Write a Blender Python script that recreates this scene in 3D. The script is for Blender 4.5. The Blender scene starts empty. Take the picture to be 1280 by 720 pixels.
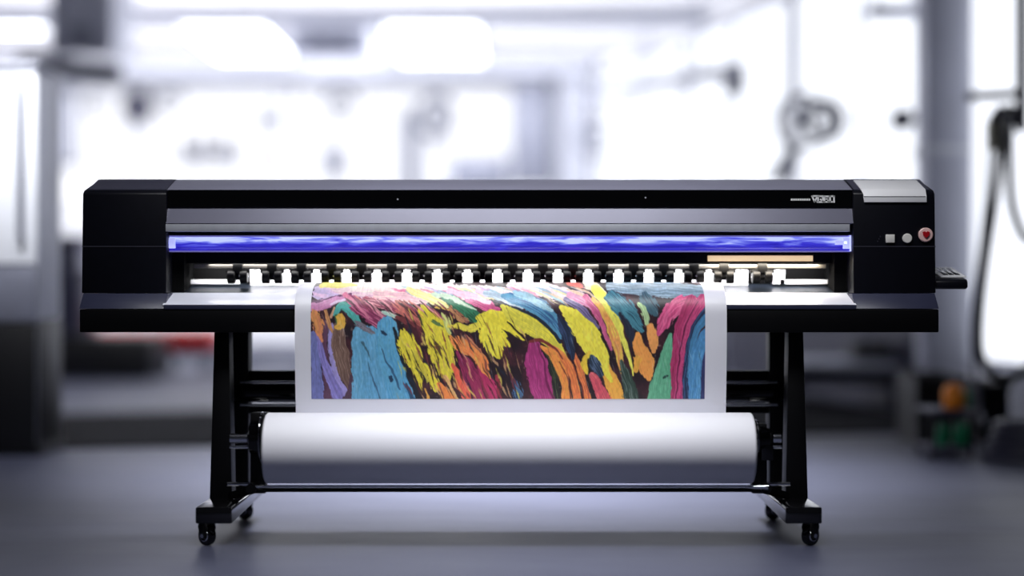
import bpy, bmesh, math, random
import numpy as np
from mathutils import Vector, Matrix
R = math.radians
C = bpy.context.scene.collection
F, D, H, HY = 1963.6, 5.4, 0.93, 345.0      # focal length in pixels, distance to the foot tips, eye height, horizon row
def X(px, y=0.0): return (px-640.0)*(D+y)/F
def Z(py, y=0.0): return H-(py-HY)*(D+y)/F
CX = X(636, .2)
YR = .03                                     # depth of the take-up roll's axis

# ------------------------------------------------------------------ materials
def lin(c):
    return tuple((v/12.92 if v <= .04045 else ((v+.055)/1.055)**2.4) for v in c)
def mat(name, rgb, rough=.5, metal=0.0, var=.06, nscale=12.0, coat=0.0, emit=None, es=0.0, bump=0.0, spec=.5):
    m = bpy.data.materials.new(name); m.use_nodes = True
    nt = m.node_tree; b = nt.nodes['Principled BSDF']
    tc = nt.nodes.new('ShaderNodeTexCoord'); n = nt.nodes.new('ShaderNodeTexNoise')
    n.inputs['Scale'].default_value = nscale; n.inputs['Detail'].default_value = 4
    nt.links.new(tc.outputs['Object'], n.inputs['Vector'])
    r = nt.nodes.new('ShaderNodeValToRGB')
    c = lin(rgb)
    r.color_ramp.elements[0].position = .3; r.color_ramp.elements[1].position = .7
    r.color_ramp.elements[0].color = tuple(v*(1-var) for v in c)+(1,)
    r.color_ramp.elements[1].color = tuple(min(1, v*(1+var)) for v in c)+(1,)
    nt.links.new(n.outputs['Fac'], r.inputs['Fac']); nt.links.new(r.outputs['Color'], b.inputs['Base Color'])
    b.inputs['Roughness'].default_value = rough; b.inputs['Metallic'].default_value = metal
    b.inputs['Coat Weight'].default_value = coat; b.inputs['Specular IOR Level'].default_value = spec
    if emit: b.inputs['Emission Color'].default_value = lin(emit)+(1,); b.inputs['Emission Strength'].default_value = es
    if bump:
        bp = nt.nodes.new('ShaderNodeBump'); bp.inputs['Strength'].default_value = bump; bp.inputs['Distance'].default_value = .002
        nt.links.new(n.outputs['Fac'], bp.inputs['Height']); nt.links.new(bp.outputs['Normal'], b.inputs['Normal'])
    return m
M = {}
M['black'] = mat('black_plastic', (.038, .040, .08), .42, 0, .1, 40, bump=.05, spec=.35)
M['apron'] = mat('black_sheet_metal', (.015, .015, .025), .5, 0, .1, 30, spec=.25)
M['flare'] = mat('dark_blue_grey_plastic', (.19, .20, .29), .42)  # on the skirt, top light caught by the slant is put into this colour
M['foot'] = mat('glossy_black_enamel', (.03, .03, .04), .16, 0, .05, 8, coat=.6)
M['gloss'] = mat('glossy_black', (.01, .01, .014), .12, 0, .1, 8)
M['dark'] = mat('inside_black', (.015, .015, .02), .7, 0, .1, 20, spec=.1)
M['cover'] = mat('smoked_grey_cover', (.45, .45, .52), .34, .2, .05, 5)
M['topgrey'] = mat('satin_grey_top', (.57, .57, .65), .5, .15, .05, 5)
M['chamfer'] = mat('dark_grey_chamfer', (.27, .27, .34), .4, .1, .05, 5)
M['alu'] = mat('brushed_aluminium', (.78, .79, .83), .4, .25, .05, 30)
M['rail'] = mat('steel_rail', (.6, .58, .55), .35, .7)
M['chrome'] = mat('chrome', (.85, .86, .9), .12, 1.0, .02)
M['platen'] = mat('white_enamel_platen', (.93, .94, .98), .3, 0, .02, 6)
M['slot'] = mat('dark_blue_platen', (.12, .15, .20), .35, .3)
M['guide'] = mat('white_media_guide', (.9, .9, .92), .5)
M['paper'] = mat('white_paper', (.93, .93, .965), .45, 0, .008, 3)
M['roll'] = mat('white_roll_paper', (.86, .86, .89), .6, 0, .01, 3)
M['rubber'] = mat('black_rubber', (.02, .02, .025), .5, spec=.3)
M['lid'] = mat('pale_grey_lid', (.98, .98, 1), .4, 0, .02)
M['button'] = mat('white_button', (.95, .94, .92), .3)
M['pink'] = mat('pale_pink_stop_ring', (.96, .80, .78), .35)
M['red'] = mat('red_stop_knob', (.72, .08, .12), .3)
M['logo'] = mat('white_lettering', (1, 1, 1), .5)
M['seam'] = mat('grey_seam', (.19, .19, .24), .5)
M['warm'] = mat('warm_work_light', (.9, .8, .6), .4, emit=(.93, .80, .62), es=.75)
def tube_material():
    m = bpy.data.materials.new('blue_led_tube'); m.use_nodes = True
    nt = m.node_tree; b = nt.nodes['Principled BSDF']
    b.inputs['Base Color'].default_value = (.03, .03, .2, 1); b.inputs['Roughness'].default_value = .15
    tc = nt.nodes.new('ShaderNodeTexCoord'); mp = nt.nodes.new('ShaderNodeMapping')
    mp.inputs['Scale'].default_value = (7, 1, 60)
    n = nt.nodes.new('ShaderNodeTexNoise'); n.inputs['Scale'].default_value = 1.0; n.inputs['Detail'].default_value = 5; n.inputs['Distortion'].default_value = .6
    nt.links.new(tc.outputs['Object'], mp.inputs['Vector']); nt.links.new(mp.outputs['Vector'], n.inputs['Vector'])
    sp = nt.nodes.new('ShaderNodeSeparateXYZ'); nt.links.new(tc.outputs['Object'], sp.inputs['Vector'])
    # pale highlight towards the tube's top, painted into its emission
    a = nt.nodes.new('ShaderNodeMapRange'); a.inputs['From Min'].default_value = -.014; a.inputs['From Max'].default_value = .010
    nt.links.new(sp.outputs['Z'], a.inputs['Value'])
    mul = nt.nodes.new('ShaderNodeMath'); mul.operation = 'MULTIPLY_ADD'; mul.inputs[1].default_value = .46
    nt.links.new(a.outputs['Result'], mul.inputs[0]); nt.links.new(n.outputs['Fac'], mul.inputs[2])
    r = nt.nodes.new('ShaderNodeValToRGB'); e = r.color_ramp.elements
    e[0].position = .50; e[0].color = (.014, .009, .34, 1)
    e[1].position = 1.12 if False else 1.0; e[1].color = (.50, .58, .98, 1)
    k = e.new(.74); k.color = (.035, .03, .55, 1)
    k = e.new(.88); k.color = (.16, .19, .78, 1)
    nt.links.new(mul.outputs[0], r.inputs['Fac']); nt.links.new(r.outputs['Color'], b.inputs['Emission Color'])
    b.inputs['Emission Strength'].default_value = 1.1
    return m
M['tube'] = tube_material()
M['tube_end'] = mat('tube_end_glow', (.8, .85, 1), .2, emit=(.72, .74, 1), es=.9)
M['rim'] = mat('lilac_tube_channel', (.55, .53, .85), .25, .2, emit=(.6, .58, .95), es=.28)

# ------------------------------------------------------------------ mesh helpers
def box(bm, x0, x1, y0, y1, z0, z1):
    v = [bm.verts.new(p) for p in ((x0,y0,z0),(x1,y0,z0),(x1,y1,z0),(x0,y1,z0),(x0,y0,z1),(x1,y0,z1),(x1,y1,z1),(x0,y1,z1))]
    for f in ((0,3,2,1),(4,5,6,7),(0,1,5,4),(1,2,6,5),(2,3,7,6),(3,0,4,7)): bm.faces.new([v[i] for i in f])
    return v
def prism(bm, prof, x0, x1, inset=None):
    """profile of (y, z) points swept along x"""
    a = [bm.verts.new((x0, y, z)) for y, z in prof]; b = [bm.verts.new((x1, y, z)) for y, z in prof]
    n = len(prof)
    bm.faces.new(a); bm.faces.new(b[::-1])
    for i in range(n): bm.faces.new((a[i], b[i], b[(i+1) % n], a[(i+1) % n]))
    return a, b
def cyl(bm, p, q, r, n=32, r2=None, caps=True):
    p = Vector(p); q = Vector(q); d = (q-p); L = d.length
    m = Matrix.Translation((p+q)/2) @ d.to_track_quat('Z', 'Y').to_matrix().to_4x4()
    bmesh.ops.create_cone(bm, cap_ends=caps, segments=n, radius1=r, radius2=r if r2 is None else r2, depth=L, matrix=m)
def torus(bm, c, R0, r, axis='Y', n=40, k=12, squash=1.0):
    vs = []
    for i in range(n):
        a = 2*math.pi*i/n; row = []
        for j in range(k):
            b = 2*math.pi*j/k; rr = R0+r*math.cos(b); h = r*squash*math.sin(b)
            if axis == 'Y': p = (rr*math.cos(a), h, rr*math.sin(a))
            elif axis == 'X': p = (h, rr*math.cos(a), rr*math.sin(a))
            else: p = (rr*math.cos(a), rr*math.sin(a), h)
            row.append(bm.verts.new(Vector(c)+Vector(p)))
        vs.append(row)
    for i in range(n):
        for j in range(k):
            bm.faces.new((vs[i][j], vs[(i+1) % n][j], vs[(i+1) % n][(j+1) % k], vs[i][(j+1) % k]))
def lathe(bm, prof, c=(0, 0, 0), n=40, axis='Z'):
    """closed solid of revolution; prof of (radius, height)"""
    rows = []
    for r, h in prof:
        row = []
        for i in range(n):
            a = 2*math.pi*i/n
            u, v = r*math.cos(a), r*math.sin(a)
            p = (u, v, h) if axis == 'Z' else ((h, u, v) if axis == 'X' else (u, h, v))
            row.append(bm.verts.new(Vector(c)+Vector(p)))
        rows.append(row)
    for a, b in zip(rows, rows[1:]):
        for i in range(n): bm.faces.new((a[i], a[(i+1) % n], b[(i+1) % n], b[i]))
    bm.faces.new(rows[0][::-1]); bm.faces.new(rows[-1])
def tube(bm, pts, r, n=12, k=6):
    """smooth round tube through points"""
    P = [Vector(p) for p in pts]; Q = []
    for i in range(len(P)-1):
        p0 = P[max(i-1, 0)]; p1 = P[i]; p2 = P[i+1]; p3 = P[min(i+2, len(P)-1)]
        for s in range(k):
            t = s/k; Q.append(.5*((2*p1)+(p2-p0)*t+(2*p0-5*p1+4*p2-p3)*t*t+(3*p1-p0-3*p2+p3)*t**3))
    Q.append(P[-1])
    up = Vector((0, 1, 0)); rows = []
    for i, q in enumerate(Q):
        d = (Q[min(i+1, len(Q)-1)]-Q[max(i-1, 0)]).normalized()
        s = d.cross(up)
        s = s.normalized() if s.length > 1e-4 else Vector((1, 0, 0))
        w = s.cross(d).normalized()
        rows.append([bm.verts.new(q+(s*math.cos(2*math.pi*j/n)+w*math.sin(2*math.pi*j/n))*r) for j in range(n)])
    for a, b in zip(rows, rows[1:]):
        for j in range(n): bm.faces.new((a[j], a[(j+1) % n], b[(j+1) % n], b[j]))
    bm.faces.new(rows[0][::-1]); bm.faces.new(rows[-1])
def BM(fn=None, *a):
    bm = bmesh.new()
    if fn: fn(bm, *a)
    return bm
def obj(name, bm, m, parent=None, bevel=0.0, smooth=True, label=None, seg=2):
    bmesh.ops.recalc_face_normals(bm, faces=bm.faces)
    if bevel:
        ed = [e for e in bm.edges if len(e.link_faces) == 2 and e.calc_face_angle(0) > .5]
        bmesh.ops.bevel(bm, geom=ed, offset=bevel, segments=seg, profile=.5, affect='EDGES', clamp_overlap=True)
    me = bpy.data.meshes.new(name); bm.to_mesh(me); bm.free()
    if smooth:
        for p in me.polygons: p.use_smooth = True
        try: me.set_sharp_from_angle(angle=R(32))
        except Exception: pass
    me.materials.append(m if not isinstance(m, str) else M[m])
    o = bpy.data.objects.new(name, me); C.objects.link(o)
    if parent: o.parent = parent; o.matrix_parent_inverse = Matrix.Translation(-world_loc(parent))
    if label: o['label'] = label
    return o
def world_loc(o):
    v = Vector((0, 0, 0))
    while o is not None:
        v += o.location; v += o.matrix_parent_inverse.translation if o.parent else Vector((0, 0, 0)); o = o.parent
    return v
def recenter(o):
    """put a part's origin at its own middle (used where a material reads object coordinates)"""
    me = o.data; c = sum((v.co for v in me.vertices), Vector())/len(me.vertices)
    me.transform(Matrix.Translation(-c)); o.location = o.location+c
def tag(o, label, cat, group=None, kind=None):
    o['label'] = label; o['category'] = cat
    if group: o['group'] = group
    if kind: o['kind'] = kind
    return o
def thing(name, label, cat, loc=(0, 0, 0), group=None):
    o = bpy.data.objects.new(name, None); C.objects.link(o); o.location = loc; o.empty_display_size = .1
    return tag(o, label, cat, group)
def struct(name, bm, m, **k):
    o = obj(name, bm, m, **k); o['kind'] = 'structure'; return o

# --- the abstract painting on the sheet, as pigment strokes laid over each other ---
def make_art(nx, ny):
    """pigment image, ny rows (top row first) x nx columns, sRGB 0..1; coordinates are millimetre-like sheet units"""
    X0, X1, Y0, Y1 = 388.0, 881.5, 354.0, 498.6
    rng = np.random.RandomState(7)
    xs = np.linspace(X0, X1, nx); ys = np.linspace(Y0, Y1, ny)
    gx, gy = np.meshgrid(xs, ys)
    def vnoise(x, y, seed):
        r = np.random.RandomState(seed).rand(64, 64)
        xi = np.floor(x).astype(int); yi = np.floor(y).astype(int)
        fx = x - xi; fy = y - yi
        fx = fx*fx*(3-2*fx); fy = fy*fy*(3-2*fy)
        a = r[yi % 64, xi % 64]; b = r[yi % 64, (xi+1) % 64]
        c = r[(yi+1) % 64, xi % 64]; d = r[(yi+1) % 64, (xi+1) % 64]
        return (a*(1-fx)+b*fx)*(1-fy)+(c*(1-fx)+d*fx)*fy
    wx = gx + 2.6*(vnoise(gx/11, gy/11, 1)-.5) + .4*(vnoise(gx/3.4, gy/3.4, 2)-.5)
    wy = gy + 2.6*(vnoise(gx/11, gy/11, 3)-.5) + .4*(vnoise(gx/3.4, gy/3.4, 4)-.5)
    n1 = vnoise(gx/14, gy/18, 5); n2 = vnoise(gx/2.6, gy/4, 6)
    img = np.zeros((ny, nx, 3))
    base = np.array([40, 28, 36.]); mar = np.array([78, 38, 48.])
    k = np.clip((n1-.45)*3, 0, 1)[..., None]*(.4+.6*n2[..., None])
    img[:] = base*(1-k)+mar*k
    k = (np.clip((n2-.78)*6, 0, 1)*np.clip((vnoise(gx/20, gy/20, 9)-.5)*4, 0, 1))[..., None]
    img[:] = img*(1-k*.6)+np.array([150, 130, 120.])*k*.6
    def stroke(col, pts, streak=.22, rough=.28, alt=None, op=1.0):
        seed = rng.randint(0, 9999)
        best = np.full(gx.shape, 1e9); bt = np.zeros_like(gx); bd = np.zeros_like(gx); bw = np.ones_like(gx)
        # smooth the polyline
        P = [np.array(p, float) for p in pts]
        if len(P) > 2:
            Q = []
            for i in range(len(P)-1):
                p0 = P[max(i-1, 0)]; p1 = P[i]; p2 = P[i+1]; p3 = P[min(i+2, len(P)-1)]
                for t in (0, .34, .67):
                    Q.append(.5*((2*p1)+(p2-p0)*t+(2*p0-5*p1+4*p2-p3)*t*t+(3*p1-p0-3*p2+p3)*t**3))
            Q.append(P[-1]); P = Q
        L = 0.0
        mx = max(p[2] for p in P)+6
        lo = min(p[0] for p in P)-mx; hi = max(p[0] for p in P)+mx
        c0 = max(0, int((lo-X0)/(X1-X0)*nx)); c1 = min(nx, int((hi-X0)/(X1-X0)*nx)+1)
        if c1 <= c0: return
        S = (slice(None), slice(c0, c1))
        for i in range(len(P)-1):
            a, b = P[i], P[i+1]
            dx, dy = b[0]-a[0], b[1]-a[1]; l2 = dx*dx+dy*dy+1e-9; l = math.sqrt(l2)
            t = np.clip(((wx[S]-a[0])*dx+(wy[S]-a[1])*dy)/l2, 0, 1)
            ex = wx[S]-(a[0]+dx*t); ey = wy[S]-(a[1]+dy*t)
            w = a[2]+(b[2]-a[2])*t
            dist = np.sqrt(ex*ex+ey*ey)
            q = dist/np.maximum(w, .2)
            m = q < best[S]
            side = (ex*dy-ey*dx)/l
            best[S][m] = q[m]; bt[S][m] = (L+l*t)[m]; bd[S][m] = side[m]; bw[S][m] = w[m]
            L += l
        edge = 1.17+rough*.8*(vnoise(bt[S]/6+seed % 37, bd[S]*.6+40, seed % 97)-.5)*2+rough*.5*(vnoise(bt[S]/2+3, bd[S]+50, seed % 89)-.5)*2
        mask = np.clip((edge-best[S])*bw[S]*1.1, 0, 1)
        st = vnoise(bd[S]*1.1+seed % 53, bt[S]/16+seed % 31, seed % 83)*.65+vnoise(bd[S]*2.3+7, bt[S]/9, seed % 71)*.35
        c = np.array(col, float)
        shade = (1+streak*.6*(st-.5)*2)[..., None]*np.ones(3)
        cc = c*shade
        if alt is not None:
            m2 = np.clip((st-.5)*5, 0, 1)[..., None]
            cc = cc*(1-m2)+np.array(alt, float)*m2
        mk = (mask*op)[..., None]
        img[S] = img[S]*(1-mk)+cc*mk
    Yl = (232, 216, 40); Or = (238, 146, 52)
    B = stroke
    # pale washes along the top edge: print mixed with painted sheen
    B((232, 205, 208), [(400, 362, 6), (460, 366, 8), (520, 372, 7)], .12, .2, (214, 170, 190))
    B((238, 226, 214), [(440, 358, 6), (520, 362, 9), (600, 366, 8), (650, 368, 7)], .08, .2, (240, 214, 214))
    B((236, 208, 208), [(640, 358, 6), (690, 364, 8), (725, 374, 8)], .1, .2, (236, 226, 226))
    B((196, 178, 214), [(395, 366, 7), (418, 372, 6)], .15, .3, (222, 186, 214))
    pal = [(236, 150, 176), (150, 196, 206), (240, 226, 150), (206, 90, 130), (236, 226, 226), (130, 170, 190), (230, 190, 150), (190, 160, 206)]
    for i in range(46):
        x = 470+i*5.6+rng.rand()*4; y = 357+rng.rand()*8
        B(pal[rng.randint(len(pal))], [(x, y, .8), (x+12+rng.rand()*8, y+6, 1.2+rng.rand()), (x+30+rng.rand()*16, y+18+rng.rand()*5, .5)], .15, .4, None, .75)
    B((226, 212, 96), [(398, 355, 4), (425, 356, 3), (442, 357, 1)], .1)
    B((240, 226, 190), [(740, 356, 7), (752, 366, 6)], .1)
    B((120, 144, 160), [(765, 358, 6), (820, 362, 8), (878, 364, 8)], .2, .2, (150, 176, 196))  # blue-white sheen on the curve, painted as pigment
    B((224, 84, 70), [(712, 355, 2), (728, 357, 3)], .2)
    # left end: purples, oranges, brown pillar
    B((92, 44, 84), [(392, 378, 3), (412, 376, 4), (436, 368, 2)], .3, .4)
    B((206, 140, 186), [(392, 384, 5), (406, 380, 5), (428, 372, 3)], .2, .3, (190, 110, 160))
    B((116, 122, 186), [(392, 418, 4), (393, 450, 6), (396, 498, 9)], .18, .25)
    B((96, 62, 86), [(406, 405, 4), (405, 440, 4), (410, 498, 5)], .3)
    B((132, 122, 196), [(398, 418, 3), (402, 445, 4), (414, 475, 6), (424, 498, 7)], .2, .2, (150, 140, 214))
    B((160, 148, 210), [(415, 408, 4), (414, 440, 4), (420, 470, 3), (432, 492, 3)], .15)
    B((226, 150, 78), [(393, 392, 5), (397, 404, 6), (402, 426, 2)], .2, .5, (214, 120, 90))
    B((204, 142, 86), [(407, 388, 2), (410, 402, 3), (416, 414, 2)], .3)
    B((214, 164, 130), [(418, 384, 1.5), (414, 396, 2)], .3)
    B((116, 88, 78), [(424, 408, 6), (424, 435, 9), (430, 462, 8), (436, 486, 3)], .35, .15, (146, 118, 104))
    B((84, 58, 78), [(438, 470, 2), (438, 485, 4), (436, 498, 7)], .3)
    B((84, 182, 178), [(420, 392, 3), (428, 381, 5), (440, 390, 6), (446, 402, 4)], .2, .3, (60, 150, 130))
    B((60, 110, 70), [(421, 394, 2), (423, 404, 2)], .3)
    B((232, 178, 60), [(425, 396, 4), (427, 404, 5), (422, 408, 3)], .15, .4)
    B((220, 190, 220), [(414, 380, 1.5), (434, 372, 2)], .1)
    # maroon and pink sweeps
    B((140, 50, 92), [(436, 372, 4), (452, 386, 9), (474, 400, 8), (482, 408, 4)], .35, .4, (206, 110, 146))
    B((214, 120, 150), [(430, 368, 3), (448, 382, 2), (460, 396, 1.5)], .2)
    B((150, 56, 84), [(456, 374, 4), (484, 380, 6), (504, 388, 4)], .35, .4, (214, 140, 150))
    B((228, 176, 186), [(470, 368, 5), (500, 371, 5), (530, 378, 3)], .15, .3, (240, 214, 200))
    B((214, 130, 150), [(456, 378, 1.5), (474, 392, 2), (484, 404, 1)], .2)
    B((176, 214, 200), [(478, 390, 2), (490, 394, 3), (498, 397, 2)], .2, .4, (230, 220, 200))
    B((206, 112, 100), [(498, 380, 6), (514, 392, 9), (530, 408, 5)], .3, .4, (150, 66, 60))
    B((120, 54, 58), [(496, 396, 2), (512, 406, 5), (528, 418, 4)], .3)
    B((74, 36, 44), [(510, 410, 5), (522, 424, 9)], .3)
    # big blue field
    B((92, 164, 202), [(447, 414, 6), (449, 440, 9), (452, 470, 11), (452, 500, 12)], .1, .12, (112, 178, 210))
    B((88, 160, 200), [(462, 418, 10), (466, 450, 13), (472, 500, 14)], .1, .15, (104, 172, 208))
    B((92, 168, 204), [(484, 408, 11), (484, 440, 13), (494, 470, 13), (502, 500, 14)], .1, .12, (70, 150, 196))
    B((118, 112, 124), [(446, 404, 3), (458, 410, 3), (466, 416, 2)], .4, .8)
    B((46, 92, 128), [(476, 436, .8), (488, 462, 1.6), (500, 486, 1.2)], .2)
    B((50, 88, 120), [(460, 452, .7), (466, 474, 1), (474, 498, 1)], .2)
    B((60, 100, 120), [(452, 428, 1.6), (458, 440, 1.2), (464, 450, .6)], .2, .6)
    B((30, 56, 86), [(478, 415, 2.6), (481, 417, 2)], .2, .5)
    B((30, 60, 90), [(486, 472, 2.6), (488, 475, 2)], .2, .5)
    B((28, 34, 44), [(492, 410, 2), (500, 440, 2.6), (510, 468, 2.4), (522, 498, 3)], .2)
    B((34, 84, 122), [(508, 480, 2), (514, 498, 3)], .3, .5)
    # yellows in the left half
    B(Yl, [(503, 418, 5), (511, 434, 11), (519, 454, 8), (524, 478, 3), (527, 490, 1)], .1, .3, (206, 190, 40))
    B((216, 190, 90), [(527, 418, 3), (530, 428, 4)], .2, .6)
    B(Yl, [(532, 456, 3), (540, 470, 6), (546, 486, 5)], .1, .4)
    B((232, 170, 60), [(531, 486, 1.6), (534, 498, 2)], .2, .6)
    B(Yl, [(528, 387, 6), (539, 403, 12), (548, 428, 14), (555, 452, 12), (558, 472, 4)], .09, .22, (214, 198, 44))
    B((228, 178, 110), [(556, 470, 2.4), (563, 484, 2.4), (571, 499, 2)], .2, .3)
    B((200, 206, 120), [(552, 392, 2), (558, 404, 4), (562, 416, 2)], .3, .5)
    B((92, 120, 70), [(542, 402, 2), (552, 408, 1.6)], .3, .8)
    B((238, 134, 50), [(549, 480, 3), (556, 492, 7), (560, 500, 8)], .1, .2)
    B((240, 230, 160), [(508, 362, 3), (534, 372, 5), (558, 384, 3)], .15, .3, (238, 214, 110))
    B((216, 176, 70), [(545, 384, 1.4), (560, 388, 1.4)], .2, .8)
    B((52, 128, 92), [(552, 372, 3), (574, 382, 8), (592, 396, 8), (600, 404, 3)], .3, .3, (36, 92, 66))
    B((196, 216, 190), [(540, 368, 3), (566, 374, 3), (596, 388, 1)], .2, .4)
    B((200, 140, 90), [(562, 386, 2.6), (574, 398, 4), (584, 402, 2)], .4, .7, (120, 60, 60))
    B((226, 210, 60), [(560, 408, 2), (574, 408, 3), (590, 410, 5), (598, 406, 3)], .15, .6)
    # orange and magenta group
    B((160, 38, 88), [(573, 440, 3), (584, 462, 9), (596, 484, 12), (602, 500, 13)], .25, .2, (120, 28, 70))
    B((182, 34, 92), [(600, 458, 3), (609, 478, 8), (614, 500, 10)], .2, .3)
    B((232, 92, 62), [(565, 456, 2), (575, 476, 5), (584, 500, 5)], .15, .2)
    B((240, 146, 62), [(564, 422, 3), (576, 430, 9), (592, 440, 7), (604, 456, 6), (612, 472, 2)], .1, .2, (232, 120, 54))
    B((206, 132, 90), [(582, 418, 1), (594, 430, 1.4), (604, 446, 1)], .2, .6)
    B((150, 90, 70), [(575, 420, 1), (590, 428, 1), (600, 440, 1)], .2, .6)
    # magenta wash and pink above
    B((194, 62, 124), [(584, 374, 3), (600, 379, 6), (620, 388, 5)], .25, .3, (226, 120, 160))
    B((234, 190, 208), [(560, 364, 3), (584, 369, 4), (612, 378, 2)], .15, .3)
    B((226, 196, 212), [(596, 364, 3), (620, 372, 3)], .15, .3)
    B((170, 190, 206), [(606, 366, 3), (630, 375, 4), (652, 384, 3)], .25, .3, (210, 220, 226))
    B((60, 66, 80), [(618, 376, 1.2), (640, 386, 2), (660, 396, 2)], .3)
    for i in range(26):
        x = 428+i*4.6+rng.rand()*5; y = 368+rng.rand()*6+i*.35
        B([(120, 40, 70), (226, 150, 160), (176, 70, 110), (60, 30, 40), (220, 130, 110)][rng.randint(5)], [(x, y, .7), (x+10, y+8, 1.3), (x+18+rng.rand()*6, y+20, .5)], .2, .4, None, .85)
    # big centre yellows
    B((206, 190, 44), [(520, 440, 2), (528, 462, 4), (534, 476, 2)], .2, .8)
    B((226, 212, 50), [(596, 398, 2), (606, 396, 5), (622, 394, 5)], .1, .4)
    B(Yl, [(602, 402, 6), (612, 406, 13), (613, 424, 12), (620, 438, 7), (624, 446, 3)], .09, .25, (238, 226, 60))
    B(Yl, [(614, 394, 7), (632, 402, 9), (646, 414, 6), (654, 424, 3)], .08, .2)
    B(Yl, [(622, 418, 7), (630, 426, 5), (637, 433, 1.6)], .08, .4)
    B((216, 206, 60), [(628, 384, 3), (644, 396, 9), (662, 408, 11), (684, 422, 8), (700, 440, 6), (712, 464, 2)], .09, .14, (236, 222, 50))
    B((40, 24, 32), [(634, 402, 1.2), (648, 416, 1.4), (660, 428, 2)], .2)
    B((74, 118, 160), [(642, 476, 3), (646, 486, 5), (648, 496, 4)], .4, .9, (30, 44, 80))
    B((150, 40, 60), [(621, 470, 1.6), (623, 486, 3), (624, 498, 3)], .3, .4)
    # magenta petal with orange arcs
    B((162, 42, 112), [(668, 434, 7), (670, 455, 12), (675, 478, 13), (680, 500, 12)], .16, .12, (186, 60, 132))
    B((110, 24, 76), [(672, 430, 1), (680, 455, 1.2), (684, 480, 1.6), (692, 499, 1.6)], .2)
    B((40, 40, 40), [(682, 440, 2), (690, 458, 4), (694, 480, 4), (697, 499, 4)], .3, .3, (80, 96, 60))
    B((240, 156, 52), [(677, 433, 2), (690, 442, 5), (700, 458, 6), (706, 478, 5), (709, 500, 6)], .14, .1, (226, 120, 50))
    B((232, 118, 52), [(686, 430, 2), (704, 446, 4), (714, 464, 5), (719, 482, 4), (722, 500, 5)], .2, .1, (238, 150, 60))
    B((236, 134, 56), [(716, 440, 2), (724, 458, 4), (730, 480, 4), (736, 500, 4)], .25, .15, (190, 80, 50))
    B((120, 44, 44), [(662, 428, 2), (674, 425, 2.2), (690, 432, 1.6), (704, 448, 1)], .2, .2)
    B((110, 40, 34), [(700, 452, .8), (710, 474, 1), (714, 499, 1)], .2)
    B((130, 48, 40), [(716, 456, .8), (726, 478, 1), (730, 499, 1)], .2)
    # blue sweep
    B((84, 152, 186), [(628, 370, 3), (650, 376, 7), (674, 386, 10), (692, 402, 8), (702, 418, 5)], .3, .2, (46, 92, 140))
    B((150, 190, 206), [(644, 366, 3), (664, 374, 4), (690, 388, 2)], .2, .4)
    B((30, 40, 60), [(640, 384, 1.2), (668, 396, 2), (688, 412, 2), (700, 428, 2)], .2, .3)
    B((36, 46, 68), [(698, 394, 2), (706, 412, 7), (712, 430, 6), (716, 448, 2)], .3, .2, (54, 72, 110))
    # long yellow turning orange
    B((238, 170, 50), [(744, 440, 5), (757, 462, 7), (768, 484, 8), (774, 502, 8)], .12, .12)
    B((236, 222, 52), [(702, 384, 3), (716, 396, 9), (732, 416, 13), (746, 440, 11), (757, 462, 5), (764, 476, 2)], .07, .12, (240, 226, 70))
    B((236, 200, 40), [(736, 440, 2), (730, 454, 4), (734, 466, 2)], .1)
    B((40, 56, 76), [(740, 446, 3), (744, 456, 6), (750, 468, 4)], .3, .3, (90, 110, 140))
    B((212, 72, 92), [(740, 468, 3), (748, 482, 6), (756, 500, 8)], .18, .2, (226, 110, 110))
    B((128, 112, 160), [(706, 374, 3), (722, 383, 4), (738, 398, 3), (748, 410, 1.6)], .3, .2, (70, 60, 96))
    B((222, 160, 190), [(712, 368, 4), (732, 378, 4), (744, 390, 3)], .2, .2, (206, 110, 160))
    B((204, 82, 134), [(732, 372, 4), (746, 388, 6), (756, 408, 5), (763, 436, 2)], .25, .14, (230, 140, 170))
    B((50, 40, 52), [(752, 396, .8), (762, 420, 1), (774, 452, 1.4)], .2)
    B((232, 152, 74), [(742, 374, 3), (757, 394, 5), (767, 416, 6), (773, 440, 5), (778, 466, 2)], .2, .14, (230, 200, 70))
    B((234, 228, 84), [(746, 362, 6), (760, 380, 6), (773, 408, 4), (783, 436, 3), (792, 470, 1)], .1, .08)
    B((54, 76, 66), [(776, 452, 2), (784, 474, 6), (790, 499, 8)], .4, .4, (110, 126, 120))
    # teal, oranges
    B((74, 142, 160), [(766, 372, 8), (780, 386, 11), (792, 402, 8), (802, 414, 3)], .3, .3, (40, 84, 104))
    B((66, 104, 120), [(806, 370, 5), (812, 380, 8), (818, 392, 4)], .3, .4, (44, 60, 76))
    B((40, 44, 62), [(776, 392, 2), (786, 412, 4), (790, 430, 3)], .3, .5)
    B((176, 206, 150), [(800, 380, 2.6), (805, 390, 4), (808, 404, 3)], .3, .4)
    B((238, 158, 76), [(812, 408, 4), (816, 422, 7), (816, 438, 3)], .1, .2)
    B((240, 156, 62), [(796, 418, 3), (799, 434, 7), (806, 454, 10), (811, 474, 3)], .1, .16)
    B((236, 170, 50), [(797, 450, 5), (795, 464, 3)], .1, .3)
    # magentas, green, blues at the other end
    B((206, 62, 122), [(824, 416, 3), (832, 398, 8), (846, 382, 9), (866, 374, 5)], .3, .25, (226, 100, 150))
    B((186, 48, 108), [(864, 376, 6), (853, 404, 7), (845, 440, 6), (842, 470, 5), (841, 502, 5)], .22, .1, (150, 30, 80))
    B((206, 66, 126), [(880, 374, 6), (866, 394, 6), (857, 424, 6), (852, 460, 5), (849, 502, 6)], .2, .1, (170, 40, 100))
    B((100, 24, 64), [(872, 378, .8), (858, 404, 1), (850, 440, 1), (846, 499, 1)], .2)
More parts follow.
